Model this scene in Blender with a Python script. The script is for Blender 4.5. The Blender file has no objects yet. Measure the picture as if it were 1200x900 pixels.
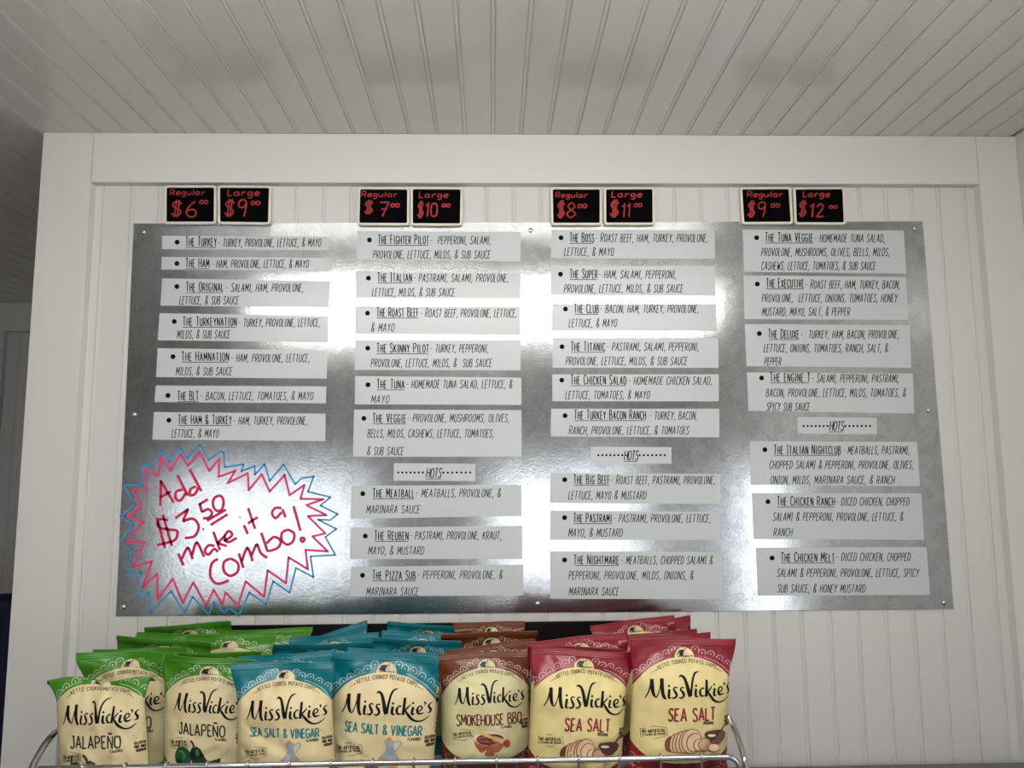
import bpy, bmesh, math, random
from mathutils import Vector, Matrix, noise
sc = bpy.context.scene
COL = sc.collection
random.seed(7)
V3 = Vector

# ------------------------------------------------------------------ camera
CAM = V3((0.0, -1.34, 1.55)); FPX = 900.0
YAW, PIT, ROL = math.radians(1.4657), math.radians(6.8389), math.radians(-0.4279)
_f = V3((math.sin(YAW)*math.cos(PIT), math.cos(YAW)*math.cos(PIT), math.sin(PIT)))
_r0 = V3((math.cos(YAW), -math.sin(YAW), 0)); _u0 = _r0.cross(_f)
_r = _r0*math.cos(ROL) + _u0*math.sin(ROL); _u = -_r0*math.sin(ROL) + _u0*math.cos(ROL)
cd = bpy.data.cameras.new('camera'); cam = bpy.data.objects.new('camera', cd); COL.objects.link(cam)
cd.sensor_width = 36; cd.lens = FPX*36/1200; cd.clip_start = 0.02
cam.matrix_world = Matrix(((_r.x,_u.x,-_f.x,CAM.x),(_r.y,_u.y,-_f.y,CAM.y),(_r.z,_u.z,-_f.z,CAM.z),(0,0,0,1)))
sc.camera = cam

# ------------------------------------------------------------------ light and exposure
sc.view_settings.view_transform = 'Standard'; sc.view_settings.look = 'None'
sc.view_settings.gamma = 1; sc.view_settings.use_curve_mapping = False
sc.view_settings.exposure = 0.6
w = bpy.data.worlds.new('sky'); sc.world = w; w.use_nodes = True
bg = w.node_tree.nodes['Background']; bg.inputs[0].default_value = (0.75, 0.86, 1.0, 1); bg.inputs[1].default_value = 0.6
def area(name, loc, direction, sx, sy, power, col=(1, 1, 1)):
    l = bpy.data.lights.new(name, 'AREA'); l.shape = 'RECTANGLE'; l.size = sx; l.size_y = sy; l.energy = power; l.color = col
    o = bpy.data.objects.new(name, l); COL.objects.link(o); o.location = loc
    o.rotation_euler = V3(direction).to_track_quat('-Z', 'Z').to_euler(); return o
FY = -2.95            # inside face of the wall behind the camera
WIN_Z = (0.93, 1.60)
WIN_A = (-1.78, -0.68); WIN_B = (-0.02, 0.84)
WIN_C = (-2.25, -1.15)          # y range of the window in the right wall
P_A, P_B, P_C, P_L = 3.7, 3.7, 5.2, 15.0
area('daylight', (sum(WIN_A)/2, FY-.09, sum(WIN_Z)/2), (0,1,0), WIN_A[1]-WIN_A[0], WIN_Z[1]-WIN_Z[0], P_A, (.97,.985,1))
area('daylight', (sum(WIN_B)/2, FY-.09, sum(WIN_Z)/2), (0,1,0), WIN_B[1]-WIN_B[0], WIN_Z[1]-WIN_Z[0], P_B, (.97,.985,1))
area('daylight', (1.06, sum(WIN_C)/2, sum(WIN_Z)/2), (-1,0,0), WIN_C[1]-WIN_C[0], WIN_Z[1]-WIN_Z[0], P_C, (.97,.985,1))

# ------------------------------------------------------------------ helpers
def ray(px, py): return _f*FPX + _r*(px-600) + _u*(450-py)
def P(px, py, y=0.0):
    d = ray(px, py); return CAM + d*((y-CAM.y)/d.y)
def Pz(px, py, z):
    d = ray(px, py); return CAM + d*((z-CAM.z)/d.z)
def Px(px, py, x):
    d = ray(px, py); return CAM + d*((x-CAM.x)/d.x)
def s2l(c):
    return tuple(((v/255)/12.92 if v/255 <= .04045 else (((v/255)+.055)/1.055)**2.4) for v in c) + (1,)
def mat(name, rgb, rough=.5, metal=0.0, spec=.5, bump=None, var=None, coat=0.0):
    """procedural principled material; var=(scale, amount) colour mottling, bump=(scale, strength)"""
    m = bpy.data.materials.new(name); m.use_nodes = True; nt = m.node_tree; b = nt.nodes['Principled BSDF']
    c = s2l(rgb); b.inputs['Base Color'].default_value = c; b.inputs['Roughness'].default_value = rough
    b.inputs['Metallic'].default_value = metal; b.inputs['Specular IOR Level'].default_value = spec
    b.inputs['Coat Weight'].default_value = coat
    tc = nt.nodes.new('ShaderNodeTexCoord')
    if var:
        n = nt.nodes.new('ShaderNodeTexNoise'); n.inputs['Scale'].default_value = var[0]; n.inputs['Detail'].default_value = 5
        nt.links.new(tc.outputs['Object'], n.inputs['Vector'])
        r = nt.nodes.new('ShaderNodeMapRange'); r.inputs['From Min'].default_value = .3; r.inputs['From Max'].default_value = .7
        r.inputs['To Min'].default_value = 1-var[1]; r.inputs['To Max'].default_value = 1+var[1]*.4
        nt.links.new(n.outputs['Fac'], r.inputs['Value'])
        mx = nt.nodes.new('ShaderNodeVectorMath'); mx.operation = 'SCALE'; mx.inputs[0].default_value = c[:3]
        nt.links.new(r.outputs['Result'], mx.inputs['Scale']); nt.links.new(mx.outputs['Vector'], b.inputs['Base Color'])
    if bump:
        n = nt.nodes.new('ShaderNodeTexNoise'); n.inputs['Scale'].default_value = bump[0]; n.inputs['Detail'].default_value = 4
        nt.links.new(tc.outputs['Object'], n.inputs['Vector'])
        bp = nt.nodes.new('ShaderNodeBump'); bp.inputs['Strength'].default_value = bump[1]; bp.inputs['Distance'].default_value = .001
        nt.links.new(n.outputs['Fac'], bp.inputs['Height']); nt.links.new(bp.outputs['Normal'], b.inputs['Normal'])
    return m
def mesh(name, verts, faces, m=None, parent=None, smooth=False, local=True):
    me = bpy.data.meshes.new(name); me.from_pydata([tuple(v) for v in verts], [], faces)
    if m: me.materials.append(m)
    if smooth: me.polygons.foreach_set('use_smooth', [True]*len(me.polygons))
    me.update()
    o = bpy.data.objects.new(name, me); COL.objects.link(o)
    if parent: o.parent = parent
    return o
class MB:
    def __init__(s): s.v = []; s.f = []
    def box(s, a, b):
        n = len(s.v); x0,y0,z0 = a; x1,y1,z1 = b
        s.v += [(x0,y0,z0),(x1,y0,z0),(x1,y1,z0),(x0,y1,z0),(x0,y0,z1),(x1,y0,z1),(x1,y1,z1),(x0,y1,z1)]
        s.f += [tuple(n+i for i in q) for q in ((0,3,2,1),(4,5,6,7),(0,1,5,4),(1,2,6,5),(2,3,7,6),(3,0,4,7))]; return s
    def tube(s, pts, r, k=8, caps=True):
        pts = [V3(p) for p in pts]; n0 = len(s.v); T = None; nrm = None
        for i, p in enumerate(pts):
            t = (pts[min(i+1, len(pts)-1)] - pts[max(i-1, 0)]).normalized()
            if nrm is None: nrm = t.orthogonal().normalized()
            nrm = (nrm - t*nrm.dot(t)).normalized(); b = t.cross(nrm)
            for j in range(k):
                a = 2*math.pi*j/k; s.v.append(tuple(p + (nrm*math.cos(a)+b*math.sin(a))*r))
        for i in range(len(pts)-1):
            for j in range(k):
                a = n0+i*k+j; b_ = n0+i*k+(j+1)%k; s.f.append((a, b_, b_+k, a+k))
        if caps:
            s.f.append(tuple(n0+j for j in range(k))[::-1]); s.f.append(tuple(n0+(len(pts)-1)*k+j for j in range(k)))
        return s
    def lathe(s, prof, c, axis='z', k=16):
        n0 = len(s.v); c = V3(c)
        for r, h in prof:
            for j in range(k):
                a = 2*math.pi*j/k; x, y = r*math.cos(a), r*math.sin(a)
                s.v.append(tuple(c + (V3((x,y,h)) if axis == 'z' else V3((x,-h,y)))))
        for i in range(len(prof)-1):
            for j in range(k):
                a = n0+i*k+j; b_ = n0+i*k+(j+1)%k; s.f.append((a, b_, b_+k, a+k))
        s.f.append(tuple(n0+j for j in range(k))[::-1]); s.f.append(tuple(n0+(len(prof)-1)*k+j for j in range(k)))
        return s
    def obj(s, name, m, parent=None, smooth=False, bevel=0):
        o = mesh(name, s.v, s.f, m, parent, smooth)
        if bevel:
            md = o.modifiers.new('bevel', 'BEVEL'); md.width = bevel; md.segments = 2; md.limit_method = 'ANGLE'
        return o
def tag(o, label=None, cat=None, group=None, kind=None):
    if label: o['label'] = label
    if cat: o['category'] = cat
    if group: o['group'] = group
    if kind: o['kind'] = kind
    return o
def empty(name, loc=(0,0,0), rot=(0,0,0)):
    o = bpy.data.objects.new(name, None); COL.objects.link(o); o.location = loc; o.rotation_euler = rot
    o.empty_display_size = .02; return o
def rel(o, parent):
    """child built in world coordinates under an empty that only translates"""
    o.parent = parent; o.matrix_parent_inverse = parent_inv(parent); return o
def parent_inv(p):
    return (Matrix.Translation(p.location) @ p.rotation_euler.to_matrix().to_4x4()).inverted()
def crom(pts, n=4):
    out = []; m = len(pts)
    for i in range(m-1):
        a, b, c, d = pts[max(i-1,0)], pts[i], pts[i+1], pts[min(i+2, m-1)]
        for k in range(n):
            t = k/n
            out.append(tuple(.5*((2*b[j]) + (-a[j]+c[j])*t + (2*a[j]-5*b[j]+4*c[j]-d[j])*t*t + (-a[j]+3*b[j]-3*c[j]+d[j])*t**3) for j in range(len(b))))
    out.append(tuple(pts[-1])); return out
def ribbon(out_v, out_f, pts, fmap, w=None, closed=False, sub=None):
    """pts: (x, y) or (x, y, width) polyline in a 2-D print plane; fmap(x, y) -> 3-D point"""
    if closed: pts = list(pts)+[pts[0]]; closed = False
    cur = [pts[0]]; runs = []
    for i in range(1, len(pts)-1):          # sharp corners start a new ribbon
        a, b, c = pts[i-1], pts[i], pts[i+1]; u = (b[0]-a[0], b[1]-a[1]); v = (c[0]-b[0], c[1]-b[1])
        l = math.hypot(*u)*math.hypot(*v); cur.append(b)
        if l > 0 and (u[0]*v[0]+u[1]*v[1])/l < .35: runs.append(cur); cur = [b]
    cur.append(pts[-1]); runs.append(cur)
    if len(runs) > 1:
        for i, q in enumerate(runs):
            def ext(p, o):
                l = math.hypot(p[0]-o[0], p[1]-o[1]) or 1; e = (p[2] if len(p) > 2 else w)*.32
                return (p[0]+(p[0]-o[0])/l*e, p[1]+(p[1]-o[1])/l*e)+tuple(p[2:])
            q = list(q)
            if i > 0: q[0] = ext(q[0], q[1])
            if i < len(runs)-1: q[-1] = ext(q[-1], q[-2])
            ribbon(out_v, out_f, q, fmap, w, sub=sub)
        return
    if sub:
        q = []
        for a, b in zip(pts, pts[1:]):
            L = math.hypot(b[0]-a[0], b[1]-a[1]); k = max(1, int(L/sub))
            for i in range(k): q.append(tuple(a[j]+(b[j]-a[j])*i/k for j in range(len(a))))
        q.append(pts[-1]); pts = q
    n = len(pts); n0 = len(out_v)
    for i, p in enumerate(pts):
        a = pts[(i-1) % n if closed else max(i-1, 0)]; b = pts[(i+1) % n if closed else min(i+1, n-1)]
        def nz(x, y):
            l = math.hypot(x, y) or 1; return x/l, y/l
        d1 = nz(p[0]-a[0], p[1]-a[1]); d2 = nz(b[0]-p[0], b[1]-p[1])
        if p[:2] == a[:2]: d1 = d2
        if p[:2] == b[:2]: d2 = d1
        tx, ty = nz(d1[0]+d2[0], d1[1]+d2[1])
        if tx == 0 and ty == 0: tx, ty = d1
        c = max(.55, tx*d1[0]+ty*d1[1]); hw = (p[2] if len(p) > 2 else w)/2/c
        out_v.append(tuple(fmap(p[0]-ty*hw, p[1]+tx*hw))); out_v.append(tuple(fmap(p[0]+ty*hw, p[1]-tx*hw)))
    for i in range(n if closed else n-1):
        a = n0+2*i; b = n0+2*((i+1) % n); out_f.append((a, b, b+1, a+1))
def blob(out_v, out_f, poly, fmap, rings=1):
    """filled star-shaped polygon"""
    cx = sum(p[0] for p in poly)/len(poly); cy = sum(p[1] for p in poly)/len(poly); n = len(poly); n0 = len(out_v)
    for r in range(rings, 0, -1):
        for p in poly: out_v.append(tuple(fmap(cx+(p[0]-cx)*r/rings, cy+(p[1]-cy)*r/rings)))
    out_v.append(tuple(fmap(cx, cy)))
    for r in range(rings-1):
        for i in range(n):
            a = n0+r*n+i; b = n0+r*n+(i+1) % n; out_f.append((a, b, b+n, a+n))
    k = n0+(rings-1)*n
    for i in range(n): out_f.append((k+i, k+(i+1) % n, n0+rings*n))
def ell(cx, cy, rx, ry, k=14, rot=0):
    c, s = math.cos(rot), math.sin(rot)
    return [(cx+rx*math.cos(2*math.pi*i/k)*c-ry*math.sin(2*math.pi*i/k)*s, cy+rx*math.cos(2*math.pi*i/k)*s+ry*math.sin(2*math.pi*i/k)*c) for i in range(k)]

# ------------------------------------------------------------------ stroke lettering
O_ = "~2.1,10 .5,8.8 0,5 .5,1.2 2.1,0 3.7,1.2 4.2,5 3.7,8.8 2.1,10"
P_ = "0,0 0,10;~0,10 2.8,9.8 3.8,7.5 2.8,5 0,4.6"
S_ = "~3.5,8.4 2.6,9.9 1,9.8 .2,8 .8,6.2 2.6,4.4 3.5,2.4 2.8,.3 1,0 0,1.6"
G = {'A':(4.6,"0,0 2.3,10 4.6,0;.8,3.2 3.8,3.2"),'B':(4,"0,0 0,10;~0,10 2.6,9.8 3.2,7.8 2.4,5.6 0,5.2;~0,5.2 2.9,5 4,2.7 3,.3 0,0"),
'C':(3.8,"~3.8,8.3 3,9.9 1.2,9.8 .2,7.5 0,5 .2,2.3 1.2,.2 3,.1 3.8,1.8"),'D':(4.2,"0,0 0,10;~0,10 2.5,9.6 4,7.2 4.2,5 4,2.8 2.5,.4 0,0"),
'E':(3.2,"3.2,10 0,10 0,0 3.2,0;0,5.2 2.6,5.2"),'F':(3.2,"3.2,10 0,10 0,0;0,5.2 2.6,5.2"),
'G':(4,"~3.9,8.3 3,9.9 1.2,9.8 .2,7.5 0,5 .2,2.3 1.2,.2 2.8,.1 3.9,1.6;3.9,1.6 3.9,4.6 2.2,4.6"),
'H':(4,"0,0 0,10;4,0 4,10;0,5 4,5"),'I':(1.8,".9,0 .9,10;0,10 1.8,10;0,0 1.8,0"),'J':(3,"~3,10 3,3 2.4,.5 1,.1 0,2;1.6,10 4,10"),
'K':(4,"0,0 0,10;3.8,10 0,4.4;1.2,6 4,0"),'L':(3,"0,10 0,0 3,0"),'M':(5,"0,0 .3,10 2.5,3 4.7,10 5,0"),'N':(4,"0,0 0,10 4,0 4,10"),
'O':(4.2,O_),'P':(3.8,P_),'Q':(4.4,O_+";2.6,2.4 4.8,-1"),'R':(3.9,P_+";1.6,4.7 3.9,0"),'S':(3.6,S_),'T':(3.8,"0,10 3.8,10;1.9,10 1.9,0"),
'U':(4,"~0,10 0,3 .8,.4 2,0 3.2,.4 4,3 4,10"),'V':(4.2,"0,10 2.1,0 4.2,10"),'W':(5.6,"0,10 1.4,0 2.8,7 4.2,0 5.6,10"),
'X':(4,"0,0 4,10;0,10 4,0"),'Y':(4,"0,10 2,5 4,10;2,5 2,0"),'Z':(4,"0,10 4,10 0,0 4,0"),
'&':(4.4,"~4.4,0 2.6,3 .9,6.8 .9,8.8 2,9.9 3.1,8.8 2.8,6.8 .5,3.6 .2,1.6 1.4,.1 3,.7 4.2,3.6"),',':(1,"1,1 .1,-1.6"),'.':(1,".5,0 .5,1.1"),
'-':(2.4,"0,4.4 2.4,4.4"),'1':(2,"0,7.6 1.6,10 1.3,0"),'~N':(4,"0,0 0,10 4,0 4,10;~.6,11.6 1.5,12.6 2.6,11.8 3.6,12.8"),
'0':(4.2,O_),'6':(3.8,"~3,9.8 1,6.8 .1,3 1.2,.2 3,.4 3.6,2.8 2.4,4.8 .4,3.8"),'9':(3.4,"~3.3,7.5 2,5.4 .3,6 .2,8.8 1.8,10 3.3,8.6 3.2,4 2.6,0"),
'7':(3.8,"0,10 3.8,10 1.4,0;.8,5.2 3.4,5.2"),'8':(3.8,"~1.8,5.2 .3,7.4 1.8,10 3.3,7.4 1.8,5.2 0,2.6 1.8,0 3.8,2.6 1.8,5.2"),
'2':(3.8,"~.1,7.6 1.2,9.8 3,9 2.8,6 0,0;0,0 3.8,.3"),'$':(3.8,S_+";1.2,-1.4 1.5,11.6;2.3,-1.4 2.6,11.6"),
'a':(4.2,"~3.4,5.2 1.8,6 .3,4.4 .2,1.6 1.6,.1 3,1.6 3.4,5.2;3.4,5.8 3.4,.8 4.2,.2"),'r':(2.8,".2,6 .2,0;~.2,3.6 1.2,5.6 2.8,5.8"),
'e':(3.4,"~.2,3 3.2,3.6 3,5.5 1.6,6 .2,4 .3,1.2 1.8,0 3.4,1"),'g':(3.6,"~3.2,5.2 1.6,6 .2,4.4 .3,2 1.6,1 3.2,3 3.3,5.6 3.3,-1.4 2,-3.4 .3,-2.4"),
'u':(3.6,"~0,6 .2,1.4 1.4,0 2.8,1.2 3.2,6;3.2,6 3.6,0"),'l':(1,".5,10 .5,0"),'m':(5.6,".2,6 .2,0;~.2,4 1.6,6 2.6,4.6 2.6,0;~2.6,4 4.2,6 5.2,4.6 5.4,0"),
'd':(3.8,"~3.4,5 1.8,6 .3,4.2 .3,1.6 1.7,.1 3.4,1.8;3.4,10 3.5,0"),'w':(5,"0,6 1.2,0 2.5,5 3.8,0 5,6"),'i':(1,".5,6 .5,0;.5,8 .5,8.8"),
't':(2.6,"1.2,9 1.2,0;0,6 2.6,6"),'h':(3.6,".2,10 .2,0;~.2,4 1.8,6 3,4.6 3.2,0"),' ':(2.4,"")}
def glyph(key, cache={}):
    if key not in cache:
        wd, s = G[key]; st = []
        for part in s.split(';'):
            if not part: continue
            sm = part[0] == '~'; pts = [tuple(float(v) for v in q.split(',')) for q in part.lstrip('~').split()]
            st.append(crom(pts, 3) if sm else pts)
        cache[key] = (wd, st)
    return cache[key]
def lay(text, caps=True, small=.84, slant=0.0, gap=1.35):
    """polylines with cap height 1 and the total width; caps: lower case drawn as small capitals"""
    x = 0; out = []; i = 0
    for ch in text:
        if ch == '\u00d1': key, sc_ = '~N', 1
        elif caps and ch.isalpha(): key, sc_ = ch.upper(), (1 if ch.isupper() else small)
        else: key, sc_ = ch, 1
        wd, st = glyph(key)
        j = random.uniform(-.12, .12)
        for pl in st: out.append([((x+p[0]*sc_)/10+slant*(p[1]*sc_)/10, (p[1]*sc_+j)/10) for p in pl])
        x += wd*sc_ + gap
    return out, (x-gap)/10
def write(vs, fs, text, x0, x1, yb, h, fmap, sw, caps=True, slant=0.0, small=.84, yb1=None, up=-1, sub=None, gap=1.35):
    """text between x0 and x1 on the base line yb..yb1 of a print plane; up=-1 when y grows downward"""
    pl, wd = lay(text, caps, small, slant, gap); k = (x1-x0)/wd; dy = ((yb1-yb) if yb1 is not None else 0)
    for p in pl:
        ribbon(vs, fs, [(x0+q[0]*k, yb+dy*q[0]/wd+up*q[1]*h) for q in p], fmap, sw, sub=sub)

# ------------------------------------------------------------------ materials
M = {}
M['wall'] = mat('white_semigloss_paint', (216,214,211), .33, spec=.35, bump=(60,.15), var=(1.5,.03))
M['ceil'] = mat('white_gloss_ceiling_paint', (222,220,215), .09, spec=.5, bump=(12,.04), var=(2.5,.05))
M['trim'] = mat('white_trim_paint', (219,217,213), .38, spec=.35, bump=(80,.2), var=(2,.03))
M['dark_counter'] = mat('dark_grey_laminate', (88,92,94), .35, var=(40,.15))
M['floor'] = mat('grey_vinyl', (168,162,154), .5, var=(8,.12))
M['cab'] = mat('white_cabinet', (205,203,198), .4)
M['chrome'] = mat('chrome_wire', (205,206,208), .12, 1.0)
M['screw'] = mat('bright_steel', (225,226,226), .22, 1.0)
M['black_panel'] = mat('black_painted_metal', (14,12,14), .35, bump=(40,.2))
M['paper'] = mat('laminated_grey_paper', (200,205,206), .32, spec=.55, bump=(15,.15), var=(6,.02))
M['ink'] = mat('black_print', (12,12,13), .7, spec=.1)
M['inkthin'] = mat('dark_grey_print', (22,23,26), .7, spec=.1)
M['pink'] = mat('pink_marker_ink', (226,62,124), .45)
M['pinkred'] = mat('crimson_marker_ink', (216,30,90), .45)
M['blue'] = mat('blue_marker_ink', (56,146,204), .45)
M['sign_frame'] = mat('cream_wood_frame', (226,221,206), .5, var=(30,.06))
M['chalkboard'] = mat('black_chalkboard', (3,3,6), .75, spec=.05)
M['chalk_red'] = mat('red_chalk_marker', (172,42,42), .7, var=(90,.35))
M['chalk_dot'] = mat('grey_chalk', (150,140,140), .8)
M['navy'] = mat('navy_blue_upholstery', (16,24,62), .75, bump=(120,.4), var=(20,.2))
M['black_plastic'] = mat('black_plastic', (18,18,20), .4)
M['glass'] = bpy.data.materials.new('window_glass'); M['glass'].use_nodes = True
_b = M['glass'].node_tree.nodes['Principled BSDF']; _b.inputs['Transmission Weight'].default_value = 1; _b.inputs['Roughness'].default_value = 0; _b.inputs['IOR'].default_value = 1.02

def metal_sheet():
    m = bpy.data.materials.new('galvanised_steel_sheet'); m.use_nodes = True; nt = m.node_tree; b = nt.nodes['Principled BSDF']
    b.inputs['Metallic'].default_value = 1; L = nt.links.new
    tc = nt.nodes.new('ShaderNodeTexCoord')
    vo = nt.nodes.new('ShaderNodeTexVoronoi'); vo.inputs['Scale'].default_value = 55; L(tc.outputs['Object'], vo.inputs['Vector'])
    n1 = nt.nodes.new('ShaderNodeTexNoise'); n1.inputs['Scale'].default_value = 4; n1.inputs['Detail'].default_value = 8; L(tc.outputs['Object'], n1.inputs['Vector'])
    n2 = nt.nodes.new('ShaderNodeTexNoise'); n2.inputs['Scale'].default_value = 320; n2.inputs['Detail'].default_value = 3; L(tc.outputs['Object'], n2.inputs['Vector'])
    a = nt.nodes.new('ShaderNodeMath'); a.operation = 'MULTIPLY_ADD'; L(n1.outputs['Fac'], a.inputs[0]); a.inputs[1].default_value = .14; a.inputs[2].default_value = .30
    c = nt.nodes.new('ShaderNodeMath'); c.operation = 'MULTIPLY_ADD'; L(vo.outputs['Distance'], c.inputs[0]); c.inputs[1].default_value = .0; L(a.outputs[0], c.inputs[2])
    sepc = nt.nodes.new('ShaderNodeSeparateColor'); L(vo.outputs['Color'], sepc.inputs[0])
    d = nt.nodes.new('ShaderNodeMath'); d.operation = 'MULTIPLY_ADD'; L(sepc.outputs[0], d.inputs[0]); d.inputs[1].default_value = .09; L(c.outputs[0], d.inputs[2])
    e = nt.nodes.new('ShaderNodeMath'); e.operation = 'MULTIPLY_ADD'; L(n2.outputs['Fac'], e.inputs[0]); e.inputs[1].default_value = .26; L(d.outputs[0], e.inputs[2])
    cc = nt.nodes.new('ShaderNodeCombineColor'); 
    for i, k in enumerate((.955, .99, 1.0)):
        mm = nt.nodes.new('ShaderNodeMath'); mm.operation = 'MULTIPLY'; mm.inputs[1].default_value = k; L(e.outputs[0], mm.inputs[0]); L(mm.outputs[0], cc.inputs[i])
    L(cc.outputs[0], b.inputs['Base Color'])
    r = nt.nodes.new('ShaderNodeMath'); r.operation = 'MULTIPLY_ADD'; L(n1.outputs['Fac'], r.inputs[0]); r.inputs[1].default_value = .08; r.inputs[2].default_value = SHEET_ROUGH
    L(r.outputs[0], b.inputs['Roughness'])
    bp = nt.nodes.new('ShaderNodeBump'); bp.inputs['Strength'].default_value = .12; bp.inputs['Distance'].default_value = .0006
    L(n2.outputs['Fac'], bp.inputs['Height']); L(bp.outputs['Normal'], b.inputs['Normal'])
    return m
SHEET_ROUGH = .115
M['sheet'] = metal_sheet()

# ------------------------------------------------------------------ the room
ZC = P(600, 162.5).z                     # ceiling height
XL = (P(50,158,-.019).x + P(20,620,-.019).x)/2      # left end of the menu wall
XR = P(1182, 163).x                      # right wall
XFAR, YFAR = -3.1, 1.34
ZF = 0.0
def struct(o, name=None): o['kind'] = 'structure'; return o
def plank_mesh(name, s, L, axis):
    """one tongue-and-groove board: flat face, groove, bead, groove; face towards -y (wall) or -z (ceiling)"""
    g = .0012; bw = .0050; d = .0017 if axis == 'wall' else .0016; flat = s-2*g-bw-.0006
    prof = [(0,0),(flat,0),(flat+g*.5,d),(flat+g,d*.9)]
    for i in range(1, 6):
        a = math.pi*i/6; prof.append((flat+g+bw/2-bw/2*math.cos(a), d*.9-(d*.9+.0002)*math.sin(a)))
    prof += [(flat+g+bw, d*.9),(flat+2*g+bw, d*1.2),(s, d*1.2)]
    full = [(0,.012)] + prof + [(s,.012)]
    vs = []; fs = []; n = len(full)
    for e in (0, L):
        for x, h in full: vs.append((x, h, e) if axis == 'wall' else (x, e, h))
    for i in range(n):
        j = (i+1) % n; fs.append((i, j, n+j, n+i) if axis == 'wall' else (j, i, n+i, n+j))
    fs.append(tuple(range(n))[::-1] if axis == 'wall' else tuple(range(n))); fs.append(tuple(range(n, 2*n)) if axis == 'wall' else tuple(range(n, 2*n))[::-1])
    me = bpy.data.meshes.new(name); me.from_pydata(vs, [], fs); return me

# back wall (menu wall): backing slab with vertical beadboard planks
s_w = .0487
wall = MB().box((XL+.004, .012, ZF), (XR+.1, .11, ZC)).obj('wall_back', M['wall']); struct(wall)
x_ph = P(872.7, 715).x + .004
x_in0 = P(98, 350, -.019).x - .06; x_in1 = P(1156, 350, -.019).x + .06
k0 = math.ceil((x_in0-x_ph)/s_w); k1 = math.floor((x_in1-x_ph)/s_w)
pm = plank_mesh('plank', s_w, ZC-.02-ZF, 'wall'); pm.materials.append(M['wall'])
for k in range(k0-1, k1+1):
    o = bpy.data.objects.new('plank', pm); COL.objects.link(o); o.parent = wall; o.location = (x_ph+k*s_w, 0, ZF+.01)
# trims round the menu wall
TY = -.019
xi_l = P(107,213,TY).x; xi_l2 = P(88,500,TY).x; xi_lm = (xi_l+xi_l2)/2
xi_r = (P(1148,218,TY).x + P(1172,500,TY).x)/2
zh = P(600, 214.5, TY).z
o = MB().box((XL, TY, ZF), (xi_lm, .012, ZC-.0005)).obj('trim_1', M['trim'], bevel=.0008); struct(o)
o = MB().box((xi_lm+.0006, TY, zh), (xi_r-.0006, .0, ZC-.0005)).obj('trim_2', M['trim'], bevel=.0008); struct(o)
o = MB().box((xi_r, TY, ZF), (XR-.0005, .0, ZC-.0005)).obj('trim_3', M['trim'], bevel=.0008); struct(o)
# corner cap on the free end of the wall
o = MB().box((XL, .0125, ZF), (XL+.0035, .11, ZC-.0005)).obj('trim_4', M['trim']); struct(o)

# ceiling: planks run towards the menu wall
s_c = .0499
x_pc = P(578.5,162).x + .003
ceil = MB().box((XFAR, FY, ZC+.012), (XR+.1, YFAR+.1, ZC+.06)).obj('ceiling', M['ceil']); struct(ceil)
kc0 = math.floor((XFAR-x_pc)/s_c); kc1 = math.ceil((XR-x_pc)/s_c)
cm_s = plank_mesh('plank', s_c, -FY-.001, 'ceil'); cm_s.materials.append(M['ceil'])
cm_l = plank_mesh('plank', s_c, -FY+YFAR-.002, 'ceil'); cm_l.materials.append(M['ceil'])
for k in range(kc0+1, kc1-0):
    x = x_pc+k*s_c
    if x+s_c > XR: continue
    me = cm_l if x < XL else cm_s
    o = bpy.data.objects.new('plank', me); COL.objects.link(o); o.parent = ceil; o.location = (x, FY+.0005, ZC)
# the rest of the room
floor = MB().box((XFAR-.1, FY-.1, -.05), (XR+.1, YFAR+.1, 0)).obj('floor', M['floor']); struct(floor)
def wall_with_holes(name, a0, a1, holes, plane, thick, axis):
    """wall in x (axis 'x') or y (axis 'y') direction with window openings"""
    mb = MB(); xs = [a0]
    def bx(u0, u1, z0, z1):
        if u1-u0 < 1e-4: return
        if axis == 'x': mb.box((u0, min(plane,plane+thick), z0), (u1, max(plane,plane+thick), z1))
        else: mb.box((min(plane,plane+thick), u0, z0), (max(plane,plane+thick), u1, z1))
    cur = a0
    for h0, h1 in holes:
        bx(cur, h0, 0, ZC+.012); bx(h0, h1, 0, WIN_Z[0]); bx(h0, h1, WIN_Z[1], ZC+.012); cur = h1
    bx(cur, a1, 0, ZC+.012)
    return struct(mb.obj(name, M['wall']))
wall_with_holes('wall_front', XFAR, XR+.1, [WIN_A, WIN_B], FY, -.1, 'x')
wall_with_holes('wall_right', FY, .11, [WIN_C], XR, .1, 'y')
struct(MB().box((XFAR-.1, FY-.1, 0), (XFAR, YFAR+.1, ZC+.06)).obj('wall_left', M['wall']))
def window(n, u0, u1, plane, axis):
    root = empty('window_%d' % n, ((u0+u1)/2, plane, WIN_Z[0]) if axis == 'x' else (plane, (u0+u1)/2, WIN_Z[0])); root['kind'] = 'structure'
    z0, z1 = WIN_Z; t = .035; fr = MB()
    def bx(a, b, c, d, e0=-.03, e1=.012):
        if axis == 'x': fr.box((a, plane+e0, c), (b, plane+e1, d))
        else: fr.box((plane-e1, a, c), (plane-e0, b, d))
    bx(u0, u0+t, z0, z1); bx(u1-t, u1, z0, z1); bx(u0+t, u1-t, z0, z0+t); bx(u0+t, u1-t, z1-t, z1); bx((u0+u1)/2-.012, (u0+u1)/2+.012, z0+t, z1-t)
    rel(fr.obj('window_frame', M['trim'], bevel=.002), root)
    g = MB()
    if axis == 'x': g.box((u0+t, plane-.02, z0+t), (u1-t, plane-.016, z1-t))
    else: g.box((plane+.016, u0+t, z0+t), (plane+.02, u1-t, z1-t))
    rel(g.obj('glass', M['glass']), root)
window(1, *WIN_A, FY, 'x'); window(2, *WIN_B, FY, 'x'); window(3, *WIN_C, XR, 'y')
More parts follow.
